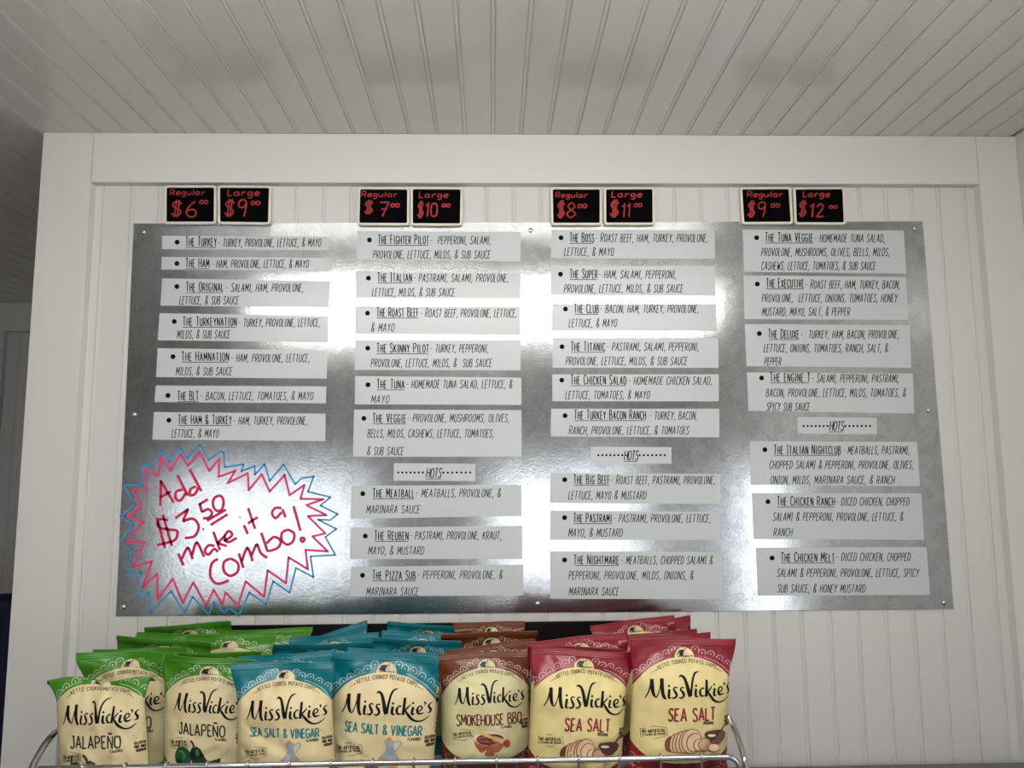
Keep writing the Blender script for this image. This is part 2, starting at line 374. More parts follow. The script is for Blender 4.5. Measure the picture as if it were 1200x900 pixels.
# far wall seen past the left end of the menu wall
fw = MB().box((XFAR, YFAR+.012, 0), (XL+.6, YFAR+.1, ZC)).obj('wall_far', M['wall']); struct(fw)
pmf = plank_mesh('plank', s_w, ZC-.03, 'wall'); pmf.materials.append(M['wall'])
for k in range(int((XL+.6-XFAR)/s_w)):
    o = bpy.data.objects.new('plank', pmf); COL.objects.link(o); o.parent = fw; o.location = (XFAR+k*s_w, YFAR, .01)
zt = P(20, 388, YFAR-.019).z; xv = P(2.5, 430, YFAR-.019).x
struct(MB().box((XFAR, YFAR-.019, zt), (XL+.6, YFAR, ZC-.0005)).obj('trim_5', M['trim']))
struct(MB().box((xv-.09, YFAR-.019, 0), (xv, YFAR, zt-.0006)).obj('trim_6', M['trim']))
struct(MB().box((XL+.6, .11, 0), (XL+.7, YFAR+.1, ZC)).obj('wall_side', M['wall']))

# strip lamp hanging just under the ceiling, above the frame
LY, LZ = -.93, ZC-.115
lamp = empty('ceiling_lamp', (-.04, LY, ZC)); tag(lamp, 'long white strip lamp hung under the ceiling, out of view above the menu board', 'lamp')
lh = MB().box((-.68, LY-.115, LZ+.028), (.66, LY+.105, LZ+.05)).obj('lamp_body', M['trim'], bevel=.002); rel(lh, lamp)
M['tube'] = bpy.data.materials.new('lit_diffuser'); M['tube'].use_nodes = True
_b = M['tube'].node_tree.nodes['Principled BSDF']; _b.inputs['Base Color'].default_value = (.9,.9,.9,1)
_b.inputs['Emission Color'].default_value = (1,.965,.92,1); _b.inputs['Emission Strength'].default_value = P_L
ld = MB().box((-.67, LY-.045, LZ-.030), (.65, LY+.035, LZ+.0278)).obj('diffuser', M['tube'], bevel=.006); rel(ld, lamp)
for x in (-.5, .42): rel(MB().tube([(x, LY, LZ+.05), (x, LY, ZC)], .005).obj('hanger', M['chrome']), lamp)

# counter in front of the menu wall
zc_top = P(1180, 893, -.02).z
ct = empty('counter', (0, -.34, 0)); tag(ct, 'dark grey counter running along the white panelled menu wall', 'counter')
rel(MB().box((XL+.01, -.62, zc_top-.04), (XR-.002, TY-.001, zc_top)).obj('worktop', M['dark_counter'], bevel=.003), ct)
rel(MB().box((XL+.03, -.58, 0), (XR-.004, TY-.001, zc_top-.0402)).obj('cabinet', M['cab']), ct)
for i in range(3):
    a = XL+.05+i*.57
    d = rel(MB().box((a, -.599, .1), (a+.55, -.5805, zc_top-.06)).obj('door', M['cab'], bevel=.003), ct)
    h = MB().tube([(a+.50,-.5985,.72),(a+.50,-.625,.72),(a+.50,-.625,.86),(a+.50,-.5985,.86)], .004).obj('handle', M['chrome'], smooth=True)
    h.parent = d

# ------------------------------------------------------------------ menu sheet
c4 = [P(157,262,-.0015), P(1081,259.5,-.0015), P(1117.5,713.5,-.0015), P(136,722,-.0015)]
sheet = empty('menu_board', (c4[0].x*.5+c4[1].x*.5, -.0004, c4[3].z)); tag(sheet, 'large galvanised sheet metal panel screwed to the white beadboard wall', 'menu board')
def slab(cs, y0, y1, name, m, parent=None, seg=1):
    vs = []
    for y in (y0, y1):
        for c in cs: vs.append((c.x, y, c.z))
    fs = [(3,2,1,0),(4,5,6,7),(0,1,5,4),(1,2,6,5),(2,3,7,6),(3,0,4,7)]
    o = mesh(name, vs, fs, m)
    if parent: rel(o, parent)
    return o
slab(c4, -.0004, -.0019, 'metal_sheet', M['sheet'], sheet)
SF = -.0019
for q in ((168,272),(157.5,486),(144.5,711.5),(622,270),(630,708),(1072,267.5),(1088.5,481),(1106.5,706.5)):
    c = P(*q, SF)
    s = MB().lathe([(.0046,0),(.0046,.0006),(.0036,.0022),(.0015,.003)], (c.x, SF-.0001, c.z), 'y', 16).obj('screw', M['screw'], smooth=True); rel(s, sheet)
    sl = MB().box((c.x-.0022, SF-.0034, c.z-.0003), (c.x+.0022, SF-.003, c.z+.0003)).box((c.x-.0003, SF-.0034, c.z-.0022), (c.x+.0003, SF-.003, c.z+.0022)).obj('screw_slot', M['black_plastic'])
    sl.parent = s

def wallmap(ox, oy, k, y):
    return lambda x, z: P(ox+x/k, oy+z/k, y)
Z = {1:(140,200,4.0),2:(140,400,2.7273),3:(400,200,3.4615),4:(400,430,3.1034),5:(630,200,3.4615),6:(630,430,3.1034),7:(850,200,3.463),8:(850,430,3.1036)}
# (zoom, corners TL TR BR BL, bullet, name, x0, x1, base, [(text, x0, x1, base), ...], label words)
STR = [
(1,(200,305,981,310,980,373,199,368),(270,335),'The Turkey',311,454,353,[('- turkey, provolone, lettuce, & mayo',461,942,356)]),
(1,(198,404,981,409,980,470,196,463),(269,435),'The Ham',311,420,453,[('- ham, provolone, lettuce, & mayo',430,884,455)]),
(1,(200,505,988,518,984,641,192,632),(269,543),'The Original',313,486,565,[('- Salami, ham, provolone,',497,860,567),('lettuce, & sub sauce',281,556,626)]),
(1,(188,668,981,680,977,804,179,795),(257,707),'The Turkeynation',298,548,727,[('- turkey, provolone, lettuce,',557,937,731),('milds, & sub sauce',270,515,786)]),
(2,(122,22,665,29,662,119,117,114),(171,49),'The Hamnation',199,349,62,[('- ham, provolone, lettuce,',356,606,66),('milds, & sub sauce',180,358,108)]),
(2,(116,141,661,144,660,198,112,194),(155,173),'The BLT',186,252,188,[('- bacon, lettuce, tomatoes, & mayo',258,617,187)]),
(2,(110,226,659,231,657,319,105,314),(158,252),'The Ham & Turkey',188,358,264,[('- ham, turkey, provolone,',364,598,266),('lettuce, & mayo',167,315,307)]),
(3,(65,245,727,249,727,368,62,359),(114,281),'The Fighter Pilot',150,354,297,[('-  pepperoni, salami,',360,604,298),('provolone, lettuce, milds, & sub sauce',128,601,356)]),
(3,(60,408,727,415,728,518,57,517),(110,436),'The Italian',147,285,450,[('- pastrami, salami, provolone,',292,675,451),('lettuce, milds, & sub sauce',125,457,509)]),
(3,(56,549,726,551,726,665,55,663),(106,578),'The Roast Beef',144,312,592,[('- Roast beef, provolone, lettuce,',319,709,594),('& mayo',120,212,652)]),
(3,(57,687,727,689,727,810,55,808),(107,720),'The Skinny Pilot',144,354,737,[('- turkey, pepperoni,',360,594,737),('provolone, lettuce, milds, &  sub sauce',120,608,796)]),
(4,(50,33,655,39,655,138,49,136),(97,65),'The Tuna',130,229,78,[('- homemade tuna salad, lettuce, &',235,620,77),('mayo',108,171,132)]),
(4,(46,155,655,157,655,327,42,327),(82,187),'The Veggie',115,234,202,[('- provolone, mushrooms, olives,',239,609,200),('bells, milds, cashews, lettuce, tomatoes,',95,552,256),('& sub sauce',93,224,320)]),
(4,(191,350,488,352,487,415,190,414),None,'HOTS',309,362,402,[],(203,300,367,473,384)),
(4,(36,432,655,429,655,542,33,552),(78,461),'The Meatball',115,264,475,[('- meatballs, provolone, &',270,578,473),('marinara sauce',91,283,532)]),
(4,(33,585,658,578,658,699,31,699),(87,615),'The Reuben',121,243,629,[('- pastrami, provolone, kraut,',248,580,627),('mayo, & mustard',98,298,682)]),
(4,(35,728,662,719,662,831,33,835),(77,758),'The Pizza Sub',114,269,773,[('- pepperoni, provolone, &',275,584,770),('marinara sauce',91,278,831)]),
(5,(58,241,718,241,720,358,54,354),(95,272),'The Boss',131,228,289,[('- Roast beef, ham, turkey, provolone,',233,688,289),('lettuce, & mayo',108,306,345)]),
(5,(54,387,720,387,722,508,52,505),(93,420),'The Super',131,242,436,[('- ham, salami, pepperoni,',247,560,437),('provolone, lettuce, milds, & sub sauce',107,587,494)]),
(5,(58,539,725,540,727,650,58,648),(113,561),'The Club',149,247,577,[('- bacon, ham, turkey, provolone,',254,651,576),('lettuce, & mayo',127,319,634)]),
(5,(62,679,733,679,734,800,61,799),(99,714),'The Titanic',136,273,731,[('- pastrami, salami, pepperoni,',280,652,730),('provolone, lettuce, milds, & sub sauce',114,604,788)]),
(6,(53,27,659,27,659,125,54,125),(88,48),'The Chicken Salad',121,322,63,[('- homemade chicken salad,',329,632,64),('lettuce, tomatoes, & mayo',101,405,116)]),
(6,(49,152,661,152,661,256,48,253),(100,177),'The Turkey Bacon Ranch',134,393,190,[('- turkey, bacon,',405,578,191),('Ranch, provolone, lettuce, & tomatoes',114,548,245)]),
(6,(192,291,487,292,487,352,192,351),None,'HOTS',315,364,338,[],(217,312,367,466,321)),
(6,(47,386,663,389,665,498,45,495),(99,410),'The Big Beef',132,261,425,[('- Roast beef, pastrami, provolone,',266,643,426),('lettuce, mayo & mustard',112,393,481)]),
(6,(46,522,665,528,666,629,45,629),(98,548),'The Pastrami',131,269,565,[('- pastrami, provolone, lettuce,',275,627,565),('mayo, & mustard',112,307,617)]),
(6,(45,671,672,673,676,845,47,843),(98,702),'The Nightmare',132,295,717,[('- meatballs, chopped salami &',302,635,717),('pepperoni, provolone, milds, onions, &',113,565,772),('marinara sauce',114,293,831)]),
(7,(70,239,724,243,735,418,76,410),(127,272),'The Tuna Veggie',162,355,288,[('- homemade tuna salad,',361,645,290),('provolone, mushrooms, olives, bells, milds,',146,665,346),('cashews, lettuce, tomatoes, & sub sauce',146,607,402)]),
(7,(75,425,733,432,743,606,80,602),(130,460),'The Executive',167,318,474,[('- Roast beef, ham, turkey, bacon,',325,706,478),('provolone,  lettuce, onions, tomatoes, honey',148,695,533),('mustard, mayo, salt, & pepper',149,503,588)]),
(7,(80,622,748,628,755,800,86,793),(138,661),'The Deluxe',175,298,680,[('-  turkey, ham, bacon, provolone,',306,702,680),('lettuce, onions, tomatoes, ranch, salt, &',156,658,736),('pepper',159,224,790)]),
(8,(79,20,682,24,688,169,84,160),(132,40),'The engine 1',163,305,53,[('- Salami, pepperoni, pastrami,',313,630,56),('bacon, provolone, lettuce, milds, tomatoes, &',148,655,108),('spicy sub sauce',150,305,159)]),
(8,(262,182,550,185,552,245,263,242),None,'HOTS',379,429,231,[],(281,376,432,530,215)),
(8,(88,270,697,273,708,434,93,428),(144,301),'The Italian Nightclub',177,419,317,[('- meatballs, pastrami,',426,668,317),('chopped salami & pepperoni, provolone, olives,',160,682,370),('onion, milds, marinara sauce, & ranch',164,613,425)]),
(8,(97,459,713,460,723,629,104,626),(155,490),'The Chicken Ranch',189,397,504,[('- diced chicken, chopped',402,667,504),('salami & pepperoni, provolone, lettuce, &',173,645,559),('ranch',175,241,615)]),
(8,(112,658,732,655,745,829,119,832),(170,695),'The Chicken Melt',203,396,708,[('- diced chicken, chopped',402,671,705),('salami & pepperoni, provolone, lettuce, spicy',188,701,763),('sub sauce, & honey mustard',190,507,820)]),
]
COLN = {1:'first',2:'first',3:'second',4:'second',5:'third',6:'third',7:'fourth',8:'fourth'}
PY0, PY1 = SF-.0001, SF-.0007
M1 = .00148/1.0    # metres per photograph pixel on the wall, roughly
for e in STR:
    zi, cn, bul, nm, nx0, nx1, nb, runs = e[:8]; ox, oy, k = Z[zi]
    fm = wallmap(ox, oy, k, PY1-.00012)
    cs = [P(ox+cn[2*i]/k, oy+cn[2*i+1]/k, PY1) for i in range(4)]
    ctr = (cs[2]+cs[3])/2
    if nm == 'HOTS': lab = 'small grey paper strip reading HOTS between dot rows, in the %s column' % COLN[zi]; grp = 'hot sandwich heading strips'
    else: lab = 'grey paper menu strip headed %s, in the %s column of the board' % (nm, COLN[zi]); grp = 'menu strips on the metal board'
    root = empty('menu_strip', (ctr.x, PY0, ctr.z)); tag(root, lab, 'menu strip', grp)
    slab(cs, PY0, PY1, 'paper', M['paper'], root)
    vs, fs = [], []
    hn = 11.2*k*.95
    if nm == 'HOTS':
        write(vs, fs, nm, nx0, nx1, nb, hn, fm, .95*k*1.15, slant=.18)
        ribbon(vs, fs, [(nx0-2, nb+1.6*k),(nx1, nb+1.6*k)], fm, .8*k)
        a, b, c, d, yy = e[8]
        for (u, v) in ((a, b), (c, d)):
            for i in range(7): blob(vs, fs, ell(u+4+(v-u-8)*i/6, yy, 1.35*k, 1.35*k, 8), fm)
    else:
        write(vs, fs, nm, nx0, nx1, nb, hn, fm, 1.05*k, small=.86, gap=2.1)
        ribbon(vs, fs, [(nx0-1, nb+1.7*k),(nx1, nb+1.7*k)], fm, .75*k)
    rel(mesh('heading_lettering', vs, fs, M['ink']), root)
    if bul:
        vs, fs = [], []; blob(vs, fs, ell(bul[0], bul[1], 2.9*k, 2.9*k, 14), fm); rel(mesh('bullet', vs, fs, M['ink']), root)
        for t, a, b, yb in runs:
            vs, fs = [], []; write(vs, fs, t, a, b, yb, 10.2*k, fm, .85*k, slant=.2, small=.9, gap=1.9)
            rel(mesh('ingredient_lettering', vs, fs, M['inkthin']), root)

# marker starburst and hand lettering on the sheet
fa = wallmap(136, 515, 4.2857, SF-.00012); fb = wallmap(136, 515, 4.2857, SF-.00016); fc = wallmap(136, 515, 4.2857, SF-.0002)
def s2(pts): return [(p[0]+531.4,)+tuple(p[1:]) for p in pts]
pink = [(322,75),(362,130),(420,62),(468,158),(520,95),(515,188),(600,157),(560,220)] + s2([(130,170),(135,255),(200,175),(240,262),(315,178),(340,280),(415,228),(395,298),(510,300),(425,330),(525,380),(432,385),(520,472),(455,487),(532,562),(420,555),(432,652),(335,592),(322,722),(230,657),(212,790),(120,713),(80,835),(18,768),(4,832)]) + [(490,755),(452,835),(388,718),(335,820),(285,700),(207,805),(207,675),(135,738),(180,612),(85,638),(145,515),(55,515),(140,415),(55,380),(125,345),(80,250),(155,258),(145,148),(210,185),(225,85),(272,155)]
blue = [(357,98),(420,27),(465,103),(525,60),(541,65),(545,140)] + s2([(110,125),(97,160),(165,132),(165,178),(215,123),(240,208),(310,125),(368,225),(400,195),(462,185),(432,262),(545,290),(495,332),(582,375),(545,405),(482,402),(575,450),(520,490),(570,580),(445,587),(460,692),(372,645),(340,770),(258,712),(222,828),(138,768),(85,885),(38,845)]) + [(545,872),(490,815),(465,880),(385,790),(345,868),(275,762),(175,870),(165,765),(105,800),(125,670),(55,688),(80,548),(35,545)]
blue2 = [(20,515),(85,430),(22,385),(95,325),(38,225),(138,232),(135,118),(185,145),(225,55),(265,112),(325,42),(357,98)]
vs, fs = [], []; ribbon(vs, fs, blue, fa, 8.5); ribbon(vs, fs, blue2, fa, 8.5); rel(mesh('blue_starburst_outline', vs, fs, M['blue']), sheet)
vs, fs = [], []; ribbon(vs, fs, pink, fb, 11, closed=True); rel(mesh('pink_starburst_outline', vs, fs, M['pink']), sheet)
HW = 14
hand = ['222,335 225,210 290,318','222,290 275,262','~335,252 303,262 300,297 325,305 350,268','308,180 360,282','~402,235 374,250 372,280 398,272 412,242','370,150 428,260',
 '~262,405 215,402 212,438 258,452 306,460 298,502 250,520 205,530','205,392 245,545','235,378 280,535','297,395 360,352 335,412','~335,412 385,398 415,435 395,485 345,495','434,452 441,450',
 '462,300 420,325 432,365','~432,365 462,350 482,370 466,392 436,396','~512,282 490,300 488,335 505,358 530,352 540,315 530,287 512,282','456,408 552,352','474,430 560,376',
 '312,572 338,632','~330,600 360,545 385,602','~382,582 405,518 442,590','~495,535 465,532 446,560 465,578 492,550 512,566','488,463 522,556','550,480 510,520 556,536','~540,512 582,482 566,460 545,488 562,516 606,494']
hand2 = ['110,430 130,475','88,392 93,391','132,345 167,450','130,422 180,390','~300,345 268,345 252,370 270,395 300,365','304,350 320,392','360,335 395,460','~405,490 395,502 405,514 415,502 405,490',
 '85,572 108,645','~100,612 128,545 155,612','~150,582 175,528 195,570 228,595','198,468 230,565','~225,522 262,490 295,510 280,545 232,562','~332,452 302,470 302,508 330,528 358,510 362,472 332,452','~45,598 12,615 10,660 40,685 78,665 80,622 45,598']
vs, fs = [], []
for s_ in hand + ['~512,600 480,625 474,690 510,725 566,708']:
    sm = s_[0] == '~'; p = [tuple(float(v) for v in q.split(',')) for q in s_.lstrip('~').split()]
    ribbon(vs, fs, crom(p, 5) if sm else p, fc, HW)
for s_ in hand2:
    sm = s_[0] == '~'; p = s2([tuple(float(v) for v in q.split(',')) for q in s_.lstrip('~').split()])
    ribbon(vs, fs, crom(p, 5) if sm else p, fc, HW if 'x' else HW)
rel(mesh('offer_lettering', vs, fs, M['pinkred']), sheet)

# ------------------------------------------------------------------ price signs
def rrect(cs, r, n=4):
    out = []
    for i in range(4):
        a, b, c = cs[i-1], cs[i], cs[(i+1) % 4]
        d1 = (a-b).normalized(); d2 = (c-b).normalized()
        for j in range(n+1):
            t = j/n; out.append(b + d1*r*(1-t)**2 + d2*r*t**2)
    return out
def price_sign(ox, oy, cn, runs, label):
    """cn in zoom coordinates (8 per pixel): TL TR BR BL; runs (text, x0, x1, base, height, caps)"""
    y1, y2, y3 = -.0022, -.0085, -.0072
    cs = [P(ox+cn[2*i]/8, oy+cn[2*i+1]/8, y2) for i in range(4)]
    ctr = (cs[2]+cs[3])/2; root = empty('price_sign', (ctr.x, y1, ctr.z)); tag(root, label, 'price sign', 'mini chalkboard price signs above the menu board')
    cen = sum(cs, V3())/4
    outer = rrect(cs, .007); inner = rrect([cen+(c-cen)*1 - V3(((1 if c.x > cen.x else -1)*.0042, 0, (1 if c.z > cen.z else -1)*.0042)) for c in cs], .003)
    n = len(outer); vs = [(p.x, y1, p.z) for p in outer] + [(p.x, y2, p.z) for p in outer] + [(p.x, y2, p.z) for p in inner] + [(p.x, y3, p.z) for p in inner]
    fs = [tuple(range(n))]
    for r_ in range(3):
        for i in range(n): a = r_*n+i; b = r_*n+(i+1) % n; fs.append((b, a, a+n, b+n))
    rel(mesh('frame', vs, fs, M['sign_frame']), root)
    vs = [(p.x, y3-.0001, p.z) for p in inner] + [(p.x, y3+.002, p.z) for p in inner]; fs = [tuple(range(n))[::-1]] + [(i, (i+1) % n, n+(i+1) % n, n+i) for i in range(n)]
    rel(mesh('chalkboard', vs, fs, M['chalkboard']), root)
    fm = wallmap(ox, oy, 8, y3-.0003); vs, fs = [], []
    for t, a, b, yb, h, ww in runs: write(vs, fs, t, a, b, yb, h, fm, ww*.85, caps=False, slant=.05, gap=1.5)
    rel(mesh('price_lettering', vs, fs, M['chalk_red']), root)
PS = [
 (180,205,(100,97,590,97,586,460,95,460),[('Regular',155,478,188,52,11),('$',165,258,378,125,17),('6',300,400,392,150,17),('.',396,408,388,14,14),('00',430,505,270,32,12)],'small black chalkboard sign reading Regular $6.00, above the first menu column'),
 (180,205,(600,97,1105,100,1095,465,600,460),[('Large',695,988,195,60,13),('$',665,752,375,130,17),('9',790,862,392,160,17),('.',872,886,388,14,14),('00',915,995,278,30,14)],'small black chalkboard sign reading Large $9.00, above the first menu column'),
 (410,205,(75,112,560,114,558,472,66,470),[('Regular',110,440,205,50,11),('$',138,212,355,105,20),('7',272,355,390,135,16),('.',330,342,388,12,13),('00',382,462,300,30,16)],'small black chalkboard sign reading Regular $7.00, above the second menu column'),
 (410,205,(568,112,1060,114,1054,476,568,474),[('Large',650,918,212,55,12),('$10',635,815,388,125,17),('.',820,834,385,14,14),('00',866,936,300,28,16)],'small black chalkboard sign reading Large $10.00, above the second menu column'),
 (635,205,(80,114,565,114,565,470,86,470),[('Regular',130,425,212,50,12),('$',145,208,388,130,20),('8',232,312,402,140,15),('.',324,336,390,12,13),('00',338,418,308,34,14)],'small black chalkboard sign reading Regular $8.00, above the third menu column'),
 (635,205,(580,114,1058,112,1062,468,582,468),[('Large',655,935,208,55,13),('$',640,715,382,130,21),('11',750,825,395,125,15),('.',834,846,388,12,13),('00',865,935,300,32,11)],'small black chalkboard sign reading Large $11.00, above the third menu column'),
 (855,205,(96,114,575,112,598,460,116,462),[('Regular',165,495,205,50,13),('$',170,235,382,125,18),('9',262,328,395,140,14),('.',354,366,396,12,13),('00',388,466,302,32,12)],'small black chalkboard sign reading Regular $9.00, above the fourth menu column'),
 (855,205,(596,114,1080,112,1095,465,610,464),[('Large',688,935,205,52,15),('$',650,718,378,125,18),('12',750,880,392,120,18),('.',898,910,390,12,13),('00',932,1006,312,26,13)],'small black chalkboard sign reading Large $12.00, above the fourth menu column')]
for a in PS: price_sign(*a)

# ------------------------------------------------------------------ chip bags
HB = 1.38; VS = .89
def smooth(a, b, x):
    t = max(0, min(1, (x-a)/(b-a))); return t*t*(3-2*t)
def taper(tp, s): return 1 - tp*smooth(.03, .30, s)*(1-.5*smooth(.85, 1, s))
def make_surface(W, T, tp, seed, bend=0.0, wr=1.0, sag=0.0, skew=0.0, fold=0.0):
    """front face of a bag in local coordinates: x right, z up from the base, front = -y"""
    rs = random.Random(seed); off = V3((rs.uniform(0,50), rs.uniform(0,50), 0))
    creases = [(rs.uniform(-.45,.45), rs.uniform(-.3,-.02), rs.uniform(-1.2,1.2), rs.uniform(.6,1.0)*rs.choice((-1,1))) for _ in range(7)]
    creases += [(rs.uniform(-.4,.4), rs.uniform(-1.2,-.7), rs.uniform(-1.2,1.2), rs.uniform(.4,.8)*rs.choice((-1,1))) for _ in range(4)]
    def S(U, Vv, side=-1, off_n=0.0):
        s = -Vv/HB
        env = smooth(.045, .42, s)*smooth(0, .22, 1-s)
        xw = taper(tp, s)
        x = U*W*xw + skew*s
        e = max(0.0, 1-abs(2*U)**2.6)**.6
        d = T*env*e + .0005*(e > 0)
        amp = smooth(.02,.12,s)*smooth(0,.1,1-s)*min(1, e*1.6)
        q = V3((U*3.2, Vv*2.6, side*3))+off
        d += wr*W*.030*amp*(noise.noise(q)) + wr*W*.013*amp*noise.noise(q*2.7)
        # long folds fanning out of the seal and small dents
        for cu, cv, ang, a in creases:
            du, dv = U-cu, Vv-cv; al = du*math.cos(ang+1.57)+dv*math.sin(ang+1.57); ac = du*math.cos(ang)+dv*math.sin(ang)
            if abs(al) < .3: d += wr*a*W*.020*amp*math.exp(-(ac/.035)**2)*(1-(al/.3)**2)
        # corners pinched in below the seal
        pin = smooth(.02,.1,s)*(1-smooth(.1,.34,s)); d += -wr*W*.02*pin*smooth(.26,.42,abs(U))*0.5
        y = side*(max(d, .0004*(e > 0)) + off_n)
        z = (HB + Vv)*W*VS + sag*W*(1-abs(2*U)**2)*-1*(1-smooth(0,.2,s))
        if bend:
            bz = 1-smooth(0, .16, s); y += bend*W*.16*bz*bz*1.0; z -= abs(bend)*W*.06*bz*bz
        # waviness of the flat seal
        wv = (1-smooth(.03,.2,s)); y += wv*wr*W*.042*math.sin(U*7+seed)*1.0
        if fold:
            z += fold*W*VS; q = Vv+fold
            if q > 0: z = (HB*W*VS) - q*W*.45 - (z-(HB+Vv+fold)*W*VS)*0; y += q*W*.85
            z -= .02*W*math.sin(U*9+1)*(1-smooth(.1, .3, s))
        return V3((x, y, z))
    S.tp = tp; S.ps = 1.0; return S
def fmap_for(S, offs):
    def f(U, Vv):
        U = .02+(U-.02)*(1-(1-S.ps)*smooth(.27, .38, -Vv)); U = U/taper(S.tp, -Vv/HB); U = max(-.497, min(.497, U)); Vv = max(-HB+.02, min(-.001, Vv)); e = .004
        p = S(U, Vv); n = (S(U+e, Vv)-S(U-e, Vv)).cross(S(U, Vv+e)-S(U, Vv-e)).normalized()
        if n.y > 0: n = -n
        return p + n*offs
    return f
FL = {'jalapeno':((62,128,24),(212,196,152)),'vinegar':((0,108,120),(214,196,150)),'bbq':((106,50,16),(206,198,150)),'salt':((136,24,40),(216,200,138))}
def bag_material(key, lower=True):
    col, cream = FL[key]
    m = bpy.data.materials.new('printed_foil_'+key); m.use_nodes = True; nt = m.node_tree; b = nt.nodes['Principled BSDF']; L = nt.links.new
    uv = nt.nodes.new('ShaderNodeUVMap'); uv.uv_map = 'print'; sp = nt.nodes.new('ShaderNodeSeparateXYZ'); L(uv.outputs[0], sp.inputs[0])
    def mth(op, a, b_=None):
        n = nt.nodes.new('ShaderNodeMath'); n.operation = op
        for i, v in enumerate((a, b_)):
            if v is None: continue
            if isinstance(v, (int, float)): n.inputs[i].default_value = v
            else: L(v, n.inputs[i])
        return n.outputs[0]
    U = mth('SUBTRACT', mth('MULTIPLY', sp.outputs[0], 1.0), .02); Vv = mth('ADD', sp.outputs[1], .75)
    a = mth('POWER', mth('DIVIDE', mth('ABSOLUTE', U), .534), 2.2)
    up = mth('POWER', mth('DIVIDE', mth('MAXIMUM', Vv, 0), .57), 2.2); dn = mth('POWER', mth('DIVIDE', mth('MAXIMUM', mth('MULTIPLY', Vv, -1), 0), .45), 2.2)
    inside = mth('LESS_THAN', mth('ADD', a, mth('ADD', up, dn)), 1.0)
    r2 = mth('ADD', mth('POWER', mth('ABSOLUTE', U), 2.0), mth('POWER', mth('ABSOLUTE', mth('ADD', sp.outputs[1], .182)), 2.0))
    bump_ = mth('LESS_THAN', r2, .093**2)
    msk = mth('MULTIPLY', mth('MAXIMUM', inside, bump_), sp.outputs[2] if False else mth('GREATER_THAN', sp.outputs[1], -5))
    mx = nt.nodes.new('ShaderNodeMix'); mx.data_type = 'RGBA'; L(msk, mx.inputs[0]); mx.inputs[6].default_value = s2l(col); mx.inputs[7].default_value = s2l(cream)
    L(mx.outputs[2], b.inputs['Base Color']); b.inputs['Roughness'].default_value = .36
    rr = nt.nodes.new('ShaderNodeMapRange'); L(msk, rr.inputs[0]); rr.inputs['To Min'].default_value = .33; rr.inputs['To Max'].default_value = .5; L(rr.outputs[0], b.inputs['Roughness'])
    n = nt.nodes.new('ShaderNodeTexNoise'); n.inputs['Scale'].default_value = 55; n.inputs['Detail'].default_value = 3
    tc = nt.nodes.new('ShaderNodeTexCoord'); L(tc.outputs['Object'], n.inputs['Vector'])
    bp = nt.nodes.new('ShaderNodeBump'); bp.inputs['Strength'].default_value = .35; bp.inputs['Distance'].default_value = .0012; L(n.outputs['Fac'], bp.inputs['Height']); L(bp.outputs['Normal'], b.inputs['Normal'])
    return m
BM = {k: bag_material(k) for k in FL}
for k, (c, cr) in FL.items():
    M['seal_'+k] = mat('foil_seal_'+k, c, .33)
    M['lace_'+k] = mat('pale_lace_print_'+k, tuple(int(v*.3+255*.62) for v in c), .5)
M['cream_print'] = mat('cream_print', (228,216,180), .5)
M['logo'] = mat('black_brush_print', (18,14,14), .6, spec=.15)
M['t_jalapeno'] = mat('dark_green_black_print', (26,34,24), .5); M['t_vinegar'] = mat('teal_print', (0,112,116), .5)
M['t_bbq'] = mat('brown_print', (96,38,24), .5); M['t_salt'] = mat('crimson_print', (140,22,36), .5)
M['smalltext'] = mat('small_grey_print', (62,56,44), .7, spec=.1)
def C(n, rgb): M[n] = mat(n, rgb, .5); return M[n]
for n, c in (('pepper_green',(14,70,44)),('pepper_light',(70,120,62)),('pepper_stem',(70,56,38)),('pepper_dark',(10,44,34)),('crust_brown',(120,68,44)),('bread',(222,188,152)),('bread_dark',(196,152,116)),
             ('wood_bowl',(86,54,44)),('salt_white',(236,230,216)),('glass_blue',(150,160,168)),('vinegar_amber',(196,120,76)),('vinegar_gold',(216,172,104)),('cork',(206,120,84)),
             ('olive_cloth',(78,74,56)),('sauce',(96,34,20)),('copper_bowl',(158,82,50)),('bowl_rim',(226,200,184)),('brush_wood',(222,184,116)),('brush_tip',(168,64,44)),('barn_dark',(34,26,26)),('barn_light',(190,176,160))): C(n, c)

